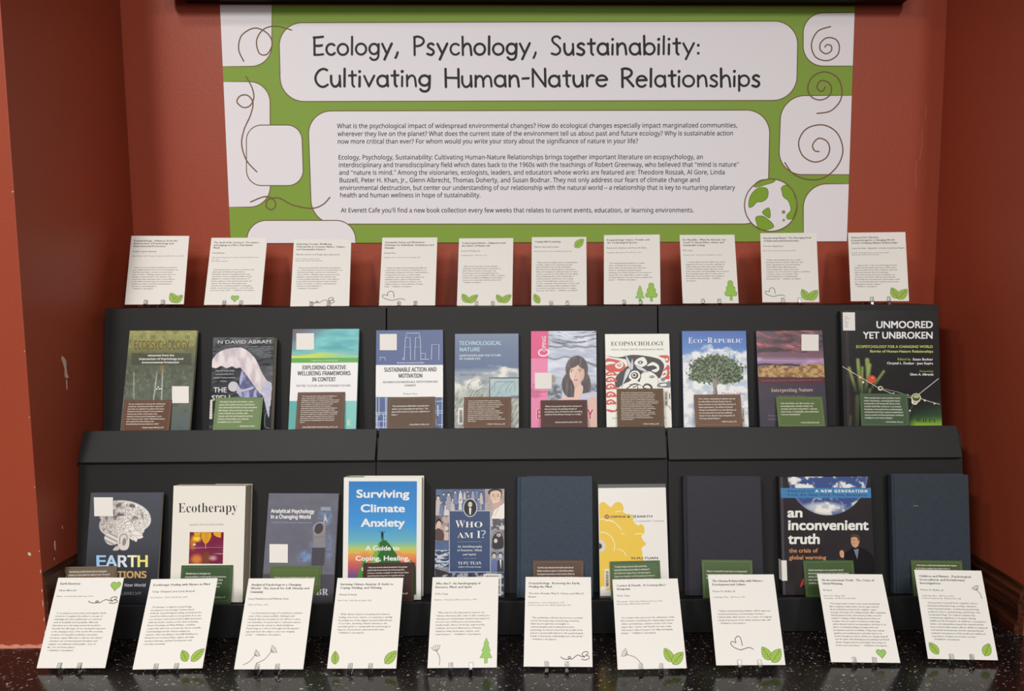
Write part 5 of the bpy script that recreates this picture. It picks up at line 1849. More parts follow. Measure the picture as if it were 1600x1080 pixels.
def x_l6(e, W, H2, T, grow):
    sticker(e, W, H2, Qd['l6'], 108, 796, 152, 965, name='barcode_label', lab='narrow white barcode label', grow=grow, bars=vbars(118, 143, 812, 950, seed=11))
    mm, nt_, p_ = new_mat('clear_book_sleeve')
    p_.inputs['Base Color'].default_value = (.95, .95, .97, 1)
    p_.inputs['Transmission Weight'].default_value = 1
    p_.inputs['Roughness'].default_value = .12
    p_.inputs['IOR'].default_value = 1.05


book('l', 6, 'paper', TL[6], cov('white_flower_cover_stock', (226, 223, 218)), 'white paperback with a big yellow half flower, in a grey-edged sleeve', Qd['l6'], d6, extra=x_l6)
book('l', 7, 'hard', TL[7], cloth_mat('dark_violet_book_cloth', (36, 35, 46)), 'plain dark violet cloth hardcover without any title on its front')


def x_l8(e, W, H2, T, grow):
    P = Print([(0, 0), (T * 1000, 0), (T * 1000, H2 * 1000), (0, H2 * 1000)], T, H2, base=0)
    P.vtext('AL GORE', T * 330, H2 * 40, H2 * 240, T * 380, (186, 120, 104), 'sans')
    P.vtext('an inconvenient truth', T * 330, H2 * 390, H2 * 720, T * 420, (232, 230, 226), 'sans')
    P.ell(T * 520, H2 * 320, T * 200, T * 330, (110, 130, 170), 16)
    P.V = [np.c_[np.full(len(v), -W / 2 - .00015), T / 2 - v[:, 0], v[:, 2]] for v in P.V]
    P.build('spine_lettering', M_print_satin, e)
    o = MB().box(-W / 2 - .0004, -W / 2 + .0105, -.0006, T * .8, H2 * .12, H2 * .29).build('call_number_label', M_sticker, e)
    meta(o, 'white call number label wrapped round the spine')


book('l', 8, 'hard', TL[8], cov('black_jacket', (34, 30, 33), .2), 'black jacketed hardcover with the blue and white earth and a speaker in a dark jacket', Qd['l8'], d8, M_print_gloss, extra=x_l8)


def x_l9(e, W, H2, T, grow):
    P = Print([(0, 0), (T * 1000, 0), (T * 1000, H2 * 1000), (0, H2 * 1000)], T, H2, base=0)
    P.vtext('CHILDREN AND NATURE', T * 360, H2 * 180, H2 * 350, T * 260, (205, 208, 208), 'sans')
    P.V = [np.c_[np.full(len(v), -W / 2 - .00015), T / 2 - v[:, 0], v[:, 2]] for v in P.V]
    P.build('spine_title', M_print_satin, e)
    P = Print([(0, 0), (T * 1000, 0), (T * 1000, H2 * 1000), (0, H2 * 1000)], T, H2, base=0)
    for k, t in enumerate(('BF', '353', '.5', 'C48')):
        P.text(t, T * 220, T * 760, H2 * (800 + k * 34), 7, (215, 216, 214), 'open', res=1)
    P.V = [np.c_[np.full(len(v), -W / 2 - .00015), T / 2 - v[:, 0], v[:, 2]] for v in P.V]
    P.build('spine_call_number', M_print_satin, e)
    o = MB().box(-W * .22, -W * .155, -.0003, -.0001, H2 * .735, H2 * .742).build('scuff_mark', cov('pale_scuff', (120, 122, 126)), e)
    meta(o, 'small pale scuff')


book('l', 9, 'hard', TL[9], cloth_mat('slate_book_cloth', (42, 52, 62)), 'slate blue cloth hardcover at the right end with a small pale scuff', extra=x_l9)

# ------------------------------------------------------------------ quote cards
BR1, BR2, BR3 = (98, 72, 54), (86, 60, 44), (66, 40, 32)
QT = {
 ('u', 0): ((100, 68, 50), 'brown quote card leaning on the green forest paperback', ['“Do we really want to devote the intellectual,', 'emotional, and behavioral effort required to', 'join with our neighbors to address the issues', 'involved in climate change? Or do we wish to', 'merely seek comfort and remain in the', 'isolation of the present? Remember: it took', 'over 100 years after 1900’s 1893 historic plans', 'were ignored for New Orleans to be', 'devastated by Hurricane Katrina in 2005.”'], '—Darylne Gaynor Nemeth, p.243'),
 ('u', 1): ((112, 136, 88), 'sage green quote card leaning on the glossy dark grey paperback', ['“The color of sky, the rush of waves—every', 'aspect of the earthly sensuous could draw us', 'into relationship fed with curiosity and spiced', 'with danger. Every sound was a voice, every', 'scrape or blunder was a meeting—with', 'Thunder, with Oak, with Dragonfly. And from', 'all these relationships our collective', 'sensibilities were nourished.”'], '—David Abram, Preface'),
 ('u', 2): ((96, 66, 50), 'tall brown quote card with dense text on the teal and white paperback', ['“The many aspects of a life in abstract wellbeing is', 'nature. However those and disabled our experi-', 'navigating worlding as an integrated part of the natural', 'world: from our bonds, our senses and makes of movement', 'for a conducive and aesthetic approach to home,', 'more-than-human experiences for an important', 'understand to attend unwanting the mountain edging on', 'nature and affectivity towards wellbeing. We argue', 'that aesthetic experience towards wellbeing is possible', 'serving as solidarity in worldly existence. Creativity', 'serves as support making what it were a surface to', 'with nature in tandem collaboration with others as', 'toward towards in guided purpose for improving the', 'future.”'], '—Anne Gilly, Nadine Vange Berentsy, and S, p.44'),
 ('u', 3): ((92, 70, 54), 'brown quote card with four short lines on the blue tower paperback', ['“The motivational difficulties of people who', 'want to act sustainably are my focus... The', 'goal of this book is to give you a glimmer of', 'hope...”'], '—Roland Mees, Preface, p.XI'),
 ('u', 4): ((98, 70, 50), 'brown quote card leaning on the slate blue paperback with blown grass', ['“There is an emerging field focused on design’s', 'interaction with nature. It is called human robot', 'interaction. These go hope it would be worthwhile to', 'substitute for biophilia has some human–nature', 'interaction, but doing some descriptive.', 'Human–nature interaction considers the problems', 'of the “Era of Biophilia and The Water of Biophilia”', 'described about but the problem with new tech', 'biophilia also entirely constitutes its strength.', 'Biophilia is a ‘feel good’ world where our interactions', 'with nature.”'], '—Peter H. Kahn, Jr., p.XX'),
 ('u', 5): ((74, 42, 33), 'dark brown quote card leaning on the pink-edged paperback', ['“While many people dispute the existence of', 'climate change, the growing number of', 'ecoanxiety cases are linked to the mounting', 'evidence that climate change is a reality.”'], '—Marina Antonini Lentini, PH.D., A.M.'),
 ('u', 6): ((94, 66, 40), 'tall brown quote card with small text on the cream paperback', ['“Totem, animals, and the spirits of it in the ecopsychology', 'traditions have a longstanding history; world are wild, you can', 'only in the natural company of other humans. The wild speaks to', 'lost, she, more in and out with an animal, more like than the', 'the most Totem: humans of our fellow-animals is in human nature', 'traditional, therefore, as a native species by our relational meaning', 'of time; attend ecosystem, considering this in a different wild area', 'it fuel bond, our technical capacity to destroy. Why even', 'given cabin relationship to the crises to expand the story of', 'about attachment, to a structural view of use of a wild machine;', 'wisdom. The animals by thousands in networks and along.', 'As human collections, one that has heading—life—a nature view:', 'turf immediate conditions, forth the songs in a range in chorus', 'the human being scared —a tenured person, we think a', 'story, a curious threshold, an anchored sure postmodern by', 'the human imagination.”'], '—Peter H. Kahn, p. XXI'),
 ('u', 7): ((106, 76, 58), 'brown quote card leaning on the sky blue paperback with the tree', ['“It is, I think, misleading to believe that we', 'can only address climate change if we can', 'bring ourselves to care about the interests of', 'future generations. The effects of climate', 'change are being felt in our own lifetimes, so', 'our own generation can we have sufficient', 'reason to care about it now, irrespective of', 'the long, distant future.”'], '—Melissa Lane, p.156.'),
 ('u', 8): ((80, 102, 44), 'olive green quote card leaning on the dark plum sunset paperback', ['“Our identities, our life stories, are', 'increasingly made, unmade, remade—by', 'ourselves and more-so by others—until our', 'time is over, or hopefully, some afterward', 'if we are remembered.”'], '—Forrest Clingerman, p.86.'),
 ('u', 9): ((62, 86, 56), 'dark green quote card leaning on the large glossy black book', ['“When people have a voice and their stories', 'matter, they belong—connecting their human', 'community to the larger life forces of the', 'outside world that sustain it. A co-created', 'humanity is more potent than a technological', 'construction that favors systems modulated to', 'secure profit and that prioritizes artificial', 'intelligence over human dignity.”'], '—Susan Bodnar, Fka, p.6.'),
 ('l', 0): ((116, 100, 82), 'taupe quote card behind the white card with a green heart at its top', ['“My dictionary and the themes that run through it', 'matters to sense which the ability to feel. The world', 'the emotional contours of connect with nature. It also', 'provides a counter to the growth of negative …'], ''),
 ('l', 1): ((64, 88, 56), 'dark green quote card leaning on the thick ivory paperback', ['“Mindful ways to reimagine our', 'responsibilities to this world, to its creatures,', 'and elements, to ourselves, and to each other', 'we begin to see ourselves. The spirit can be', 'whole again by restoring our earthly ties,', 'the tending of self and place heals.”'], '—Linda Buzzell, p. 21'),
 ('l', 2): ((92, 114, 62), 'light olive quote card leaning on the grey-violet tower paperback', ['', '', '“In this sense psychotherapy has little to do', 'with a cure and more with awakening to', 'the wider world that is calling.”'], '—Murray Stein, p.42'),
 ('l', 3): ((60, 36, 30), 'very dark brown quote card leaning on the white-bordered blue hardcover', ['“Today sort of worries climate breakdown is the greatest', 'public health threat humans face in the twenty-first', 'century or certainly a multiplier for other threats. We’re', 'experiencing fast emergencies of a magnitude we have', 'never faced. That leaves us in a rough and aching', 'place of the mind; it is never nothing and', 'there is more help than you might imagine.', 'A wider view and steady practice will help', 'you find a way through to your own action.”'], '—Thomas Doherty, p.XI'),
 ('l', 5): ((92, 68, 56), 'brown quote card leaning on the plain mid-blue cloth hardcover', ['“Let the ‘you’ become the Earth and all our', 'fellow creatures upon it. Only follow where', 'ecological awareness is the honest effort to', 'understand the uncanny intimacy that links us to', 'our planetary habitat. Somewhere within this …'], ''),
 ('l', 6): ((86, 110, 72), 'sage green quote card leaning on the yellow flower paperback', ['“To what degree do we at the end of the', 'twentieth century shout Adieu’s sentiment?', 'Isn’t there for many of us a strong urge to', 'stay in our hearths, to find sustenance there in', 'the familiar things, rather than on the larger', 'stage? of fun and art, which has never', 'seemed so far away.”'], ''),
 ('l', 7): ((76, 97, 56), 'green quote card leaning on the plain dark violet cloth hardcover', ['', '', '“What is biophilia? And why is it important', 'to understanding the human relationship', 'with nature?”'], ''),
 ('l', 8): ((66, 90, 48), 'green quote card leaning on the black hardcover with the earth', ['', '“Global warming is not caused by natural', 'forces beyond our control. The scientists hear', 'struck. It is caused by our choices on our', 'own. Humans are the cause of this', 'problem, and the cure.”'], ''),
 ('l', 9): ((76, 94, 50), 'olive quote card leaning on the slate blue cloth hardcover', ['“...there exists a critical and irreplaceable role of nature', 'for all children, whether they reside in cities or', 'in the countryside: contact with living nature'], ''),
}


def shade(c, k): return tuple(max(0, min(255, v * k)) for v in c)


for (row, i), (col, lab, lines, sig) in QT.items():
    D = D_qu if row == 'u' else D_ql
    x, y, w_, lean, z, W, H = D[i]
    ledge = LEDGE_U if row == 'u' else LEDGE_L
    T = .0005
    y, z, H2 = settle(x, y, z, lean, H, T, ledge)
    bx, by, bz, bw_, bl_, bW_, bH_ = placed[(row, i)]
    # stand behind the lip and lean just short of the book's front
    lipf = (1.5060 if row == 'u' else 1.3950)
    zh = H2 * math.cos(R(lean))
    if abs(w_ - bw_) > 2.2: w_ = bw_ + math.copysign(2.2, w_ - bw_)

    def room(yy, L_):
        m_ = 9
        for sx in (-.5, .5):
            for h in (0, 1):
                px = x + sx * W * math.cos(R(w_))
                py = yy + sx * W * math.sin(R(w_)) + h * zh * math.tan(R(L_)) + T
                face = by + (px - bx) * math.tan(R(bw_)) + (z + h * zh - bz) * math.tan(R(bl_))
                m_ = min(m_, face - .0014 - py)
        return m_
    y = max(y, lipf + W / 2 * abs(math.sin(R(w_))) + .0006)
    while room(y, lean) < 0 and lean > bl_ - 2: lean -= .25
    H2 = zh / math.cos(R(lean))
    grow = H2 - H
    e = empty('quote_card', (x, y, z), (-R(lean), 0, R(w_)))
    meta(e, lab, 'card', 'small quote cards in front of the books')
    pl = solid('card_stock', col, .5, .35, .02, 60)
    MB().box(-W / 2, W / 2, 0, T, 0, H2).build('card_sheet', pl, e)
    A = 100.0 * H / W
    P = Print([(0, 0), (100, 0), (100, A), (0, A)], W, H, base=2e-5)
    P.line(P.rrect_pts(3.2, 3.2, 96.8, A - 3.2, 4.5), .7, shade(col, 1.45) if sum(col) < 260 else shade(col, .72), closed=True)
    L = len(lines)
    pitch = 6.1
    if L > 12: pitch = (A - 24) / L
    elif L * 6.1 > A - 20: pitch = (A - 20) / L
    if i == 5 and row == 'u': pitch = 5.9
    y0 = {('u', 3): 21, ('u', 5): 15, ('u', 8): 16, ('u', 9): 11, ('l', 1): 17, ('l', 5): 15, ('l', 6): 12, ('l', 8): 14}.get((row, i), 11)
    if L > 8: y0 = 9.5
    mx_ = max(len(t) for t in lines)
    wmax = 80 if mx_ > 40 else 74
    for k, t in enumerate(lines):
        if not t: continue
        ww = wmax * len(t) / mx_
        P.text(t, 8.5, 8.5 + ww, y0 + k * pitch, pitch * .50, (240, 236, 226), 'open', bold=.22, res=1)
    if sig:
        P.text(sig, 88 - len(sig) * 1.62, 88, A - 8.2, 2.9, (240, 236, 226), 'open', bold=.22, res=1)
    P.V = [np.c_[v[:, 0], v[:, 1], v[:, 2] + grow] for v in P.V]
    P.build('quote_print', M_print_matte, e)

# ------------------------------------------------------------------ description cards on acrylic easels
LG, LO = (158, 192, 72), (92, 112, 40)
INK = (74, 64, 58)


def leaf(P, bx, by, tx, ty, wd=.30):
    """leaf from its base to its tip"""
    dx, dy = tx - bx, ty - by
    L = math.hypot(dx, dy)
    nx, ny = -dy / L, dx / L
    a, b = [], []
    for k in range(11):
        t = k / 10
        h = wd * L * (math.sin(math.pi * min(1, t ** .8)) ** .8 if 0 < t < 1 else 0)
        a.append((bx + dx * t + nx * h, by + dy * t + ny * h))
        b.append((bx + dx * t - nx * h, by + dy * t - ny * h))
    pts = a + b[-2:0:-1]
    P.poly(pts, LG)
    P.line(pts, .7, LO, closed=True)
    P.line([(bx, by), (bx + dx * .92, by + dy * .92)], .6, LO)
    for t in (.22, .38, .54, .7):
        for s_ in (1, -1):
            h = wd * L * .75 * math.sin(math.pi * min(1, (t + .12) ** .8))
            P.line([(bx + dx * t, by + dy * t), (bx + dx * (t + .14) + s_ * nx * h, by + dy * (t + .14) + s_ * ny * h)], .45, LO)


def heart(P, cx, cy, w_, rot=0):
    pts = []
    for k in range(28):
        t = 2 * math.pi * k / 28
        x = 16 * math.sin(t) ** 3 / 32 * w_
        y = -(13 * math.cos(t) - 5 * math.cos(2 * t) - 2 * math.cos(3 * t) - math.cos(4 * t)) / 32 * w_
        c, s_ = math.cos(R(rot)), math.sin(R(rot))
        pts.append((cx + x * c - y * s_, cy + x * s_ + y * c))
    P.poly(pts, (150, 190, 92))
    P.line(pts, .8, (104, 134, 62), closed=True)


def swirl(P, x0, y0, x1, y1, flip=False):
    """a loose pen line that ends in an open heart"""
    raw = [(0, .62), (.10, .85), (.28, .88), (.36, .70), (.30, .58), (.26, .74), (.40, .86), (.52, .55), (.62, .40), (.72, .55), (.86, .62), (.76, .38), (.80, .10), (.93, .0), (.97, .22), (.88, .45), (.99, .50), (1.0, .78), (.88, .95), (.74, .88)]
    if flip: raw = [(1.0, .92), (.85, .80), (.68, .84), (.45, .95), (.26, .88), (.08, .72), (.0, .50), (.08, .38), (.24, .46), (.22, .22), (.34, .02), (.46, .10), (.50, .35), (.52, .66)]
    pts = [(x0 + a * (x1 - x0), y0 + b * (y1 - y0)) for a, b in raw]
    P.line(smooth(pts, 6), 1.0, INK, cap=True)


def seedhead(P, bx, by, tx, ty, s_=7.0, wd=.8, k_=(112, 84, 62)):
    """dandelion-like umbel on a curved stem, base b, head t"""
    dx, dy = tx - bx, ty - by
    L = math.hypot(dx, dy)
    ux, uy = dx / L, dy / L
    nx, ny = -uy, ux
    P.line(smooth([(bx, by), (bx + dx * .5 + nx * L * .12, by + dy * .5 + ny * L * .12), (tx, ty)], 6), wd, k_, cap=True)
    for a in (-.75, -.4, 0, .4, .75):
        ex, ey = tx + ux * s_ * (1 - abs(a) * .25) + nx * a * s_, ty + uy * s_ * (1 - abs(a) * .25) + ny * a * s_
        P.line(smooth([(tx, ty), (tx + ux * s_ * .35 + nx * a * s_ * .75, ty + uy * s_ * .35 + ny * a * s_ * .75), (ex, ey)], 4), wd * .8, k_)
        P.line([(ex - nx * 1.1, ey - ny * 1.1), (ex + nx * 1.1, ey + ny * 1.1)], wd * .8, k_)


def pine(P, cx, y0, y1, w_):
    h = y1 - y0
    pts = [(cx, y0), (cx + w_ * .22, y0 + h * .26), (cx + w_ * .13, y0 + h * .26), (cx + w_ * .36, y0 + h * .54), (cx + w_ * .22, y0 + h * .54), (cx + w_ * .5, y0 + h * .8), (cx + w_ * .12, y0 + h * .8), (cx + w_ * .12, y1),
           (cx - w_ * .12, y1), (cx - w_ * .12, y0 + h * .8), (cx - w_ * .5, y0 + h * .8), (cx - w_ * .22, y0 + h * .54), (cx - w_ * .36, y0 + h * .54), (cx - w_ * .13, y0 + h * .26), (cx - w_ * .22, y0 + h * .26)]
    P.poly(pts, (150, 196, 96))
    P.line(pts, .6, (96, 132, 60), closed=True)


def roundtree(P, cx, y0, y1, w_):
    h = y1 - y0
    pts = smooth([(cx, y0), (cx + w_ * .2, y0 + h * .08), (cx + w_ * .22, y0 + h * .26), (cx + w_ * .36, y0 + h * .36), (cx + w_ * .34, y0 + h * .50), (cx + w_ * .5, y0 + h * .62), (cx + w_ * .42, y0 + h * .76), (cx + w_ * .13, y0 + h * .77),
                  (cx - w_ * .13, y0 + h * .77), (cx - w_ * .42, y0 + h * .76), (cx - w_ * .5, y0 + h * .62), (cx - w_ * .34, y0 + h * .50), (cx - w_ * .36, y0 + h * .36), (cx - w_ * .22, y0 + h * .26), (cx - w_ * .2, y0 + h * .08)], 4, True)
    P.rect(cx - w_ * .09, y0 + h * .7, cx + w_ * .09, y1, (150, 196, 80))
    P.line([(cx - w_ * .09, y0 + h * .74), (cx - w_ * .09, y1), (cx + w_ * .09, y1), (cx + w_ * .09, y0 + h * .74)], .7, (92, 128, 50))
    P.poly(pts, (148, 194, 70))
    P.line(pts, .7, (92, 128, 50), closed=True)


PUB = '—Publisher’s description.'
GIVEN = ['“Given our present path of population growth and', 'use of finite global resources is unsustainable, we', 'must find new ways to protect our environment', 'and our future. Offering unique perspectives and', 'guidance toward holistic new solutions, this', 'reader-friendly anthology serves a vast audience', 'in the fields of psychology and environmental', 'studies as well as scientists, humanitarians,', 'educators, and policymakers.”', PUB]
# title lines, author lines, imprint lines, body lines, v of first body line, drawings, label
CU = [
 (['Ecopsychology : Advances from the', 'Intersection of Psychology and', 'Environmental Protection'], ['Darlyne Gaynor Nemeth'], ['Santa Barbara, Calif. : Praeger, An Imprint of ABC-CLIO, LLC, 2015'], GIVEN, .475,
  [(leaf, 86, 125, 76, 107, .34), (leaf, 84, 125, 97, 111, .30)], 'white card with two joined green leaves, leftmost on the top shelf'),
 (['The Spell of the Sensuous : Perception', 'and Language in a More-Than-Human', 'World'], ['David Abram'], ['New York : Vintage Books, a division of Penguin Random House', 'LLC, 2017', 'Main  BF353 .A27 2017'],
  ['“David Abram draws on sources as diverse as the', 'philosophy of Merleau-Ponty, Balinese', 'shamanism, Apache storytelling, and his own', 'experience as an accomplished sleight-of-hand', 'magician to reveal the subtle dependence of', 'human cognition on the natural environment. He', 'explores the character of perception and', 'excavates the sensual foundations of language,', 'which—even at its most abstract—echoes the calls', 'and cries of the earth.” —Publisher’s description.'], .49,
  [(heart, 53, 116, 14, 0)], 'white card with one small green heart at its foot, on the top shelf'),
 (['Exploring Creative Wellbeing', 'Frameworks in Context, Nature, Culture,', 'and Sustainable Futures'], ['Narelle Lemon and Helga Synnevåg Løvoll'], ['Oxford Taylor & Francis, 2025', 'New Faculty : BF575 .H27 E97 2025'], GIVEN, .44,
  [(swirl, 32, 112, 74, 123)], 'white card with a pen-line swirl and heart at its foot and nothing green'),
 (['Sustainable Action and Motivation :', 'Pathways for Individuals, Institutions and', 'Humanity'], ['Roland Mees'], ['Abingdon, Oxon ; New York, NY : Routledge, 2020'],
  ['“Sustained analyses finds fundamentally different', 'perspectives: the motivation of individuals to act', 'sustainably, institutions and rules deliberately for', 'moving actions that uses us towards taking', 'sustainable action, and humanity, in which such', 'individual member ought to understand that', 'non-sustainable behaviour in relation to the', 'collapsed existence of the collective of human', 'being.” —Publisher’s description'], .46,
  [(swirl, 5, 101, 46, 119, True)], 'white card with a pen-line open heart at its lower left corner only'),
 (['Technological Nature : Adaptation and', 'the Future of Human Life'], ['Peter H. Kahn, Jr.'], ['Cambridge, Mass. : MIT Press, 2011'],
  ['“Kahn’s incisive exposition in terms of human', 'well-being: technological nature is better than no', 'nature, but not as good as actual nature. We', 'should develop and use technological nature as a', 'bonus on life, not as its substitute, with a re-envision', 'of what is beautiful and fulfilling and often wild in', 'essence in our relationship with the natural world.”', PUB], .43,
  [(leaf, 20, 122, 9, 106, .30), (leaf, 20, 122, 38, 108, .26), (leaf, 82, 122, 71, 108, .30), (leaf, 81, 122, 98, 108, .28)], 'white card with a pair of green leaves in each lower corner'),
 (['Coping with Ecoanxiety'], ['Marina Antonini Lentini'], ['New York, New York : Rosen Publishing Group, 2025'],
  ['“Many people are familiar with the growing effects', 'of climate change on the environment and the', 'physical health of the world’s inhabitants.', 'Information about natural disasters, temperature', 'shifts, and droughts are making it harder for many', 'people to grow food or live safely. How the effects', 'often probably already on the mental health of', 'people around the world is also an increasing', 'concern. Psychologists have coined a new term', 'for this: ecoanxiety. This informative resource will', 'enlighten readers about what ecoanxiety is, where', 'it comes from, and what can be done to recognize,', 'treat, and cope with it.” —Publisher’s description.'], .385,
  [(leaf, 79, 20, 95, 4, .30), (leaf, 14, 124, 5, 107, .30)], 'white card with single green leaves in its upper right and lower left corners'),
 (['Ecopsychology: Science, Totems, and', 'the Technological Species'], ['Patricia H. Hasbach and Peter H. Kahn'], ['Cambridge, Massachusetts: The MIT Press, 2012'],
  ['“An ecopsychology that integrates our totemic', 'selves—our kinship with a more than human', 'world—with our technological selves offers best', 'vision for our physical and psychological', 'well-being. Our scholars and fans of a sort can use to', 'demand with: Our compact fabrics, outdoor to apply', 'of natural splendour, for years of space working in the', 'pattern.” —Publisher’s description.'], .42,
  [(pine, 64, 93, 123, 17), (roundtree, 84, 89, 123, 21)], 'white card with two green trees side by side at its lower right'),
 (['Eco-Republic : What the Ancients Can', 'Teach Us About Ethics, Virtue, and', 'Sustainable Living'], ['M.S. Lane'], ['Princeton, N.J. : Princeton University Press, 2012'],
  ['“...reveals why we should rethink our political', 'imagination if we are to meet the challenges of', 'climate change and other urgent environmental', 'concerns. Offering a unique reflection on the', 'ethics and politics of sustainability, the book goes', 'beyond standard approaches to virtue ethics in', 'philosophy and current debates about happiness', 'in economics and psychology.” —Publisher’s', 'description.'], .41,
  [(roundtree, 87, 86, 123, 22)], 'white card with a single round-lobed green tree at its lower right'),
 (['Interpreting Nature: The Emerging Field', 'of Environmental Hermeneutics'], ['Forrest Clingerman'], ['New York : Fordham University Press, 2014'],
  ['“Modern environmentalism has come to realize', 'that many of its key concerns: ‘wilderness’ and', '‘nature’ among them are contested territory,', 'viewed differently by different people.', 'Understanding nature requires science and', 'ecology, to be sure, but it also requires a sensitivity,', 'to history, culture, and narrative. Thus,', 'understanding nature is a fundamentally', 'hermeneutic task.” —Publisher’s description.'], .40,
  [(swirl, 5, 101, 40, 118, True), (leaf, 80, 124, 70, 104, .30), (leaf, 82, 124, 98, 106, .30)], 'white card with a pen-line heart at lower left and two green leaves at lower right'),
 (['Unmoored Yet Unbroken:', 'Ecopsychology for a Changing World:', 'Stories of Human-Nature Relationships'], ['Susan Bodnar, Chrystal L. Dunker and Jean Kayira'], ['Newark : John Wiley & Sons, Incorporated, 2025', 'New Faculty : BF353.5.N37 U56 2025'],
  ['“...explores the reciprocal relationship between', 'humans and the natural environment. With studies', 'and observations from urban, suburban, rural and', 'wild environments, this book challenges', 'ethnocentric perspectives and re-emphasize our', 'vital interconnections with the natural world.', 'Protecting and nurturing this relationship is vital', 'for our mental health and essential to the broader', 'fight against climate change.”', '—Publisher’s description.'], .49,
  [(leaf, 80, 123, 71, 103, .32), (leaf, 81, 124, 98, 106, .30)], 'white card with two green leaves, rightmost on the top shelf'),
]
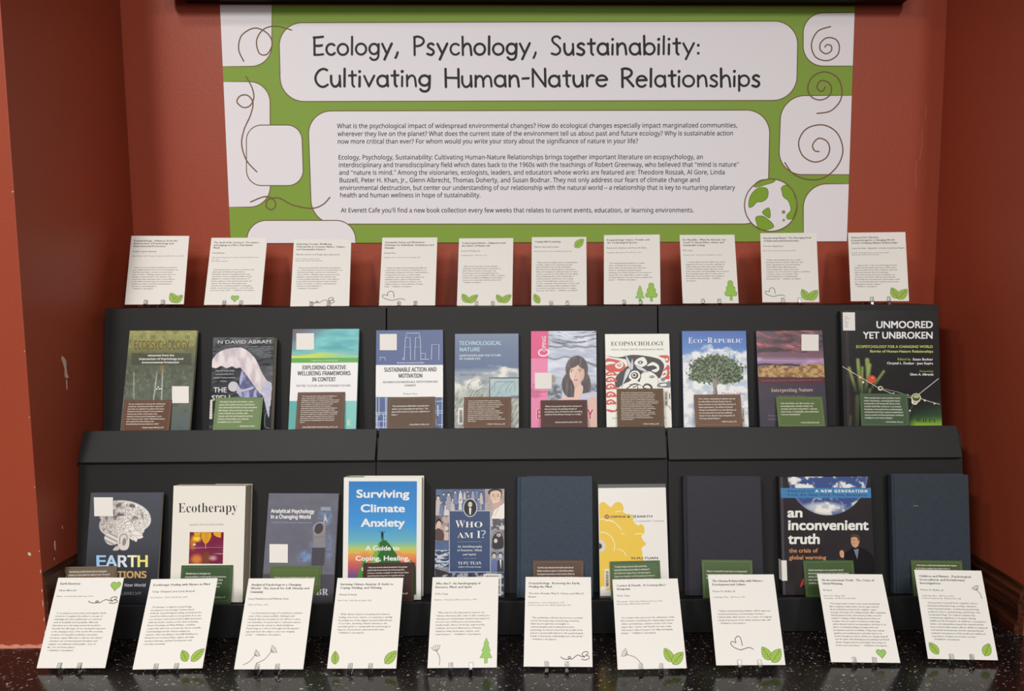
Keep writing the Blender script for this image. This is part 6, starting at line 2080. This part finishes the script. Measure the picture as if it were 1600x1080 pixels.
CL = [
 (['Earth Emotions'], ['Glenn Albrecht'], ['Ithaca : Cornell University Press, 2019'],
  ['“[...] examines our positive and negative Earth', 'emotions. It explains the author’s concept of', 'solastalgia and other well-known eco-emotions', 'such as biophilia and topophilia. Albrecht', 'introduces us to the many new words needed to', 'describe the full range of our emotional responses', 'to the emergent state of the world. We need this', 'creation of a hopeful vocabulary of positive', 'emotions, argues Albrecht, so that we can extract', 'ourselves out of environmental desolation and', 'reignite our millennia-old biophilia—love of', 'life—for our home planet.”', PUB], .41,
  [(heart, 90, 12, 15, 0), (swirl, 54, 28, 97, 38)], 'white card with a green heart in its upper right corner, leftmost on the counter'),
 (['Ecotherapy: Healing with Nature in Mind'], ['Craig Chalquist and Linda Buzzell'], ['San Francisco : Sierra Club Books, 2009'],
  ['“Ecotherapy, or applied ecopsychology,', 'encompasses a broad range of nature-based', 'methods of psychological healing, grounded in the', 'crucial fact that people are inseparable from the', 'rest of nature and nurtured by healthy interaction', 'with the Earth. Leaders in the field, including', 'Robert Greenway, and Mary Watkins, contribute', 'essays that take into account the latest scientific', 'understandings and the deepest indigenous', 'wisdom. Other key thinkers, from Bill McKibben to', 'Richard Louv to Joanna Macy, explore the links', 'among ecotherapy, spiritual development, and', 'restoring community.”'], .33,
  [(leaf, 76, 118, 66, 103, .32), (leaf, 82, 118, 98, 101, .26)], 'white card with two green leaves over its right hook, second from left on the counter'),
 (['Analytical Psychology in a Changing', 'World : The Search for Self, Identity and', 'Community'], ['Lucy Huskinson and Murray Stein'], ['Taylor & Francis, 2015'],
  ['“...an international range of contributors examine', 'some of the common pitfalls, challenges and', 'rewards that we encounter in our efforts to carve', 'out identities of a personal or collective nature,', 'and question the extent to which Analytical', 'Psychology as a school of thought and therapeutic', 'approach must also adapt to meet our changing', 'needs.” —Publisher’s description.'], .40,
  [(seedhead, 12, 122, 27, 109, 6.5), (seedhead, 31, 120, 50, 104, 7.5)], 'white card with two brown seed heads drawn at its lower left'),
 (['Surviving Climate Anxiety: A Guide to', 'Coping, Healing, and Thriving'], ['Thomas Doherty'], ['New York : Little, Brown Spark, 2025'],
  ['“With climate disasters mounting and solutions', 'feeling ever more elusive, eco-anxiety is rapidly', 'becoming one of the biggest mental health threats', 'of our time. Surviving Climate Anxiety is the', 'essential guide to coping with the psychological', 'impacts of persistent environmental crisis.”', PUB], .42,
  [(leaf, 11, 122, 9, 104, .30), (leaf, 83, 121, 99, 104, .28)], 'white card with one green leaf in each lower corner and a short paragraph'),
 (['Who Am I? : An Autobiography of', 'Emotion, Mind, and Spirit'], ['Yi-Fu Tuan'], ['Madison : University of Wisconsin Press, 1999'],
  ['“Who Am I? is the bittersweet memoir of a', 'Chinese American who came to this country as a', 'twenty-year-old graduate student and stayed to', 'become one of America’s most innovative', 'intellectuals, whose work has explored the', 'aesthetic and moral dimensions of human', 'relations with landscape, nature, and', 'environment.” —Publisher’s description.'], .41,
  [(seedhead, 17, 124, 12, 105, 8), (pine, 84, 87, 122, 18)], 'white card with a green pine tree and a brown seed head'),
 (['Ecopsychology : Restoring the Earth,', 'Healing the Mind'], ['Theodore Roszak, Mary E. Gomes, and Allen D.', 'Kanner'], ['San Francisco : Sierra Club Books, 1995', '1st Floor Stacks & Left : BF353.5.N37 E26 1995'],
  ['“This pathfinding collection has become a seminal', 'text for the burgeoning ecopsychology movement,', 'which has brought key new insights to', 'environmentalism and revolutionized modern', 'psychology. Its writers show how the health of the', 'planet is inextricably linked to the psychological', 'health of humanity, individually and collectively.”', PUB], .475,
  [(swirl, 54, 107, 95, 119)], 'white card on the counter with only a pen-line swirl and heart at lower right'),
 (['Cosmos & Hearth : A Cosmopolite’s', 'Viewpoint'], ['Yi-Fu Tuan'], ['Minneapolis : University of Minnesota Press, 1996', 'New Faculty : BF353.5.N37 .J26 2005'],
  ['“In a volume that represents the culmination of his', 'life’s work in considering the relationship between', 'culture and landscape, eminent scholar Yi-Fu Tuan', 'argues that ‘cosmos’ and ‘hearth’ are two scales', 'that anchor what it means to be fully and happily', 'human.” —Publisher’s description.'], .45,
  [(seedhead, 35, 121, 15, 108, 7.5), (leaf, 80, 119, 70, 100, .30), (leaf, 80, 122, 97, 106, .28)], 'white card with a brown seed head at lower left and two leaves at lower right'),
 (['The Human Relationship with Nature :', 'Development and Culture'], ['Peter H. Kahn, Jr.'], ['Cambridge, Mass. : MIT Press, 1999'],
  ['“Urgent environmental problems call for vigorous', 'research and theory on how humans develop a', 'relationship with nature. In a series of original', 'research projects, Peter Kahn answers this call.”', PUB], .42,
  [(swirl, 24, 88, 56, 108, True), (leaf, 79, 121, 69, 103, .32), (leaf, 81, 124, 96, 106, .30)], 'white card with a very short paragraph above a pen-line heart and two leaves'),
 (['An Inconvenient Truth : The Crisis of', 'Global Warming'], ['Al Gore'], ['New York : Viking, 2007', 'Curriculum : QC981.8.G56 G667 2007'],
  ['“The young readers’ version to the recent documentary', 'film’s companion adult volume cuts the page count by', 'about a third but preserves the original’s cogent', 'message and many of its striking visuals. After explaining', 'that his passion in the environment predates even his', 'mother’s reading of Silent Spring aloud to him as a', 'teenager, Gore proceeds to document steeply rising', 'carbon dioxide levels in our atmosphere, and then to tie', 'that to accelerating changes in temperature and', 'precipitation patterns worldwide. Using easy-to-grasp', 'graphics and revealing before-and-after photos, he', 'shows how glaciers and ice shelves are disappearing all', 'over the globe with alarming speed, pointing to profound', 'climate changes and increased danger from rising sea', 'levels in the near future.” —Publisher’s description.'], .355,
  [(heart, 75, 115, 14, 0)], 'white card with the longest paragraph and one green heart at its lower right'),
 (['Children and Nature : Psychological,', 'Sociocultural, and Evolutionary', 'Investigations'], ['Peter H. Kahn, Jr.'], ['Cambridge, Mass. : MIT Press, 2002', '1st Floor Stacks & Left : BF353.5.N37 C48'],
  ['“Incorporates research from cognitive science,', 'developmental psychology, ecology, education,', 'environmental studies, evolutionary psychology,', 'political science, primatology, psychiatry, and', 'social psychology. The authors examine the', 'evolutionary significance of nature during', 'childhood; the formation of children’s conceptions,', 'values, and sympathies toward the natural world;', 'how contact with nature affects children’s physical', 'and mental development; and the educational and', 'political consequences of the weakened childhood', 'experience of nature in modern society.”', PUB], .385,
  [(seedhead, 93, 41, 88, 29, 6.5), (leaf, 16, 121, 5, 105, .30), (leaf, 82, 122, 92, 105, .32)], 'white card with a seed head at its upper right, rightmost on the counter'),
]


EU = ['at the left end of the top shelf', 'with one small heart, on the top shelf', 'with a pen-line swirl only, on the top shelf', 'with only a pen-line heart at lower left', 'with two pairs of green leaves',
      'with leaves in opposite corners', 'with two green trees', 'with a single round-lobed tree', 'with a pen-line heart and leaves, on the top shelf', 'at the right end of the top shelf']
EL = ['at the left end of the counter', 'second from the left on the counter', 'with two brown seed heads', 'with one leaf in each lower corner', 'with a pine tree and a seed head',
      'with only a pen-line swirl, on the counter', 'with a seed head and two leaves', 'with a very short paragraph, on the counter', 'with the longest paragraph, on the counter', 'at the right end of the counter']


def desc_card(row, i, spec):
    D = D_cu if row == 'cu' else D_cl
    x, y, w_, lean, z, W, H = D[i]
    title, auth, pub, body, v0, draws, lab = spec
    T = .0011
    e = empty('description_card', (x, y, z), (-R(lean), 0, R(w_)))
    meta(e, lab, 'card', 'description cards on the top shelf' if row == 'cu' else 'description cards along the counter')
    MB().box(-W / 2, W / 2, 0, T, 0, H).build('card_sheet', M_white_card, e, .0002, 1)
    P = Print([(0, 0), (100, 0), (100, 128), (0, 128)], W, H, base=2e-5)
    K = (58, 55, 56)
    v = 10.8 if len(title) > 1 else 10.2
    tl = max(len(t) for t in title)
    tw = {33: 75, 38: 80}.get(tl, min(88, tl * 2.16))
    for t in title:
        P.text(t, 5.6, 5.6 + tw * len(t) / tl, v, 3.1, K, 'sans', bold=.50, res=1)
        v += 5.2
    v += 4.5
    for t in auth:
        P.text(t, 5.2, 5.2 + len(t) * 1.92, v, 2.6, (82, 78, 78), 'sans', bold=.25, res=1)
        v += 5
    v += 3.2
    for t in pub:
        P.text(t, 4.8, 4.8 + min(89, len(t) * 1.40), v, 1.95, (100, 95, 94), 'sans', bold=.15, res=1)
        v += 3.7
    P.build('title_lettering', M_print_matte, e)
    P = Print([(0, 0), (100, 0), (100, 128), (0, 128)], W, H, base=2e-5)
    bl_ = max(len(t) for t in body)
    y0 = v0 * 128
    pitch = 4.35
    if len(body) > 11: pitch = min(4.35, (112 - y0) / len(body)) if row == 'cu' else 4.35
    if row == 'cl' and i == 8: pitch = 4.28
    wd = {0: 79}.get(i, 79) * (.98 if row == 'cu' else 1.0)
    x0 = 8.5 if row == 'cu' else 9
    if row == 'cl' and i in (8, 9): x0, wd = 11, 82
    for k, t in enumerate(body):
        ind = 1.0 if k == 0 else 0
        P.text(t, x0 + ind, x0 + ind + wd * len(t) / bl_, y0 + k * pitch, 2.15, (70, 66, 68), 'sans', bold=.24, res=1)
    P.build('body_lettering', M_print_matte, e)
    for k, d in enumerate(draws):
        P = Print([(0, 0), (100, 0), (100, 128), (0, 128)], W, H, base=5e-5 + k * 1e-4)
        d[0](P, *d[1:])
        P.build({'leaf': 'leaf_drawing', 'heart': 'heart_drawing', 'swirl': 'pen_line_drawing', 'seedhead': 'seed_head_drawing', 'pine': 'pine_tree_drawing', 'roundtree': 'tree_drawing'}[d[0].__name__], M_print_matte, e)
    # easel
    surf = TOPZ if row == 'cu' else 0.0
    g = empty('acrylic_easel', (x, y, surf), (0, 0, R(w_)))
    meta(g, 'clear acrylic easel under the card ' + (EU if row == 'cu' else EL)[i], 'easel', 'clear acrylic easels on the top shelf' if row == 'cu' else 'clear acrylic easels along the counter')
    zc = z - surf
    s_, c_ = math.sin(R(lean)), math.cos(R(lean))
    hh = .0105
    for sx in (-.0225, .0155):
        cx = sx + .001 if row == 'cl' else sx + .004
        prof = [(-.0075, .0002), (.052, .0002), (.052, .0028), (.020, .0028), (.0105, max(zc - .0012 - .0105 * 0, .0032)), (.0026, zc - .0006), (-.0006, zc - .0004), (-.0006 + s_ * hh, zc - .0004 + c_ * hh), (-.0036 + s_ * hh, zc + c_ * hh + .0006), (-.0052, zc - .001)]
        MB().prism_x(prof, cx - .0036, cx + .0036).build('hook', M_acr, g, .0005, 2)
    # support plate behind the card, and its rear foot
    a, b = .0012 + .0006, .0042
    def pt(off, h): return (off * c_ + h * s_ + .0, zc + h * c_ - off * s_)
    bot = pt(a + .0004, .004)
    pl_ = [pt(a, .0045), pt(b, .0045), pt(b, .085), pt(a, .085)]
    MB().prism_x(pl_, -.026, .026).build('back_plate', M_acr, g, .0005, 1)
    top = pt(b + .0002, .070)
    fy = top[0] + .028
    MB().prism_x([(top[0], top[1]), (top[0], top[1] - .006), (fy, .0002), (fy + .003, .0002)], -.012, .012).build('rear_leg', M_acr, g, .0004, 1)


for i, s_ in enumerate(CU): desc_card('cu', i, s_)
for i, s_ in enumerate(CL): desc_card('cl', i, s_)

for m_ in list(bpy.data.materials):
    if m_.users == 0: bpy.data.materials.remove(m_)
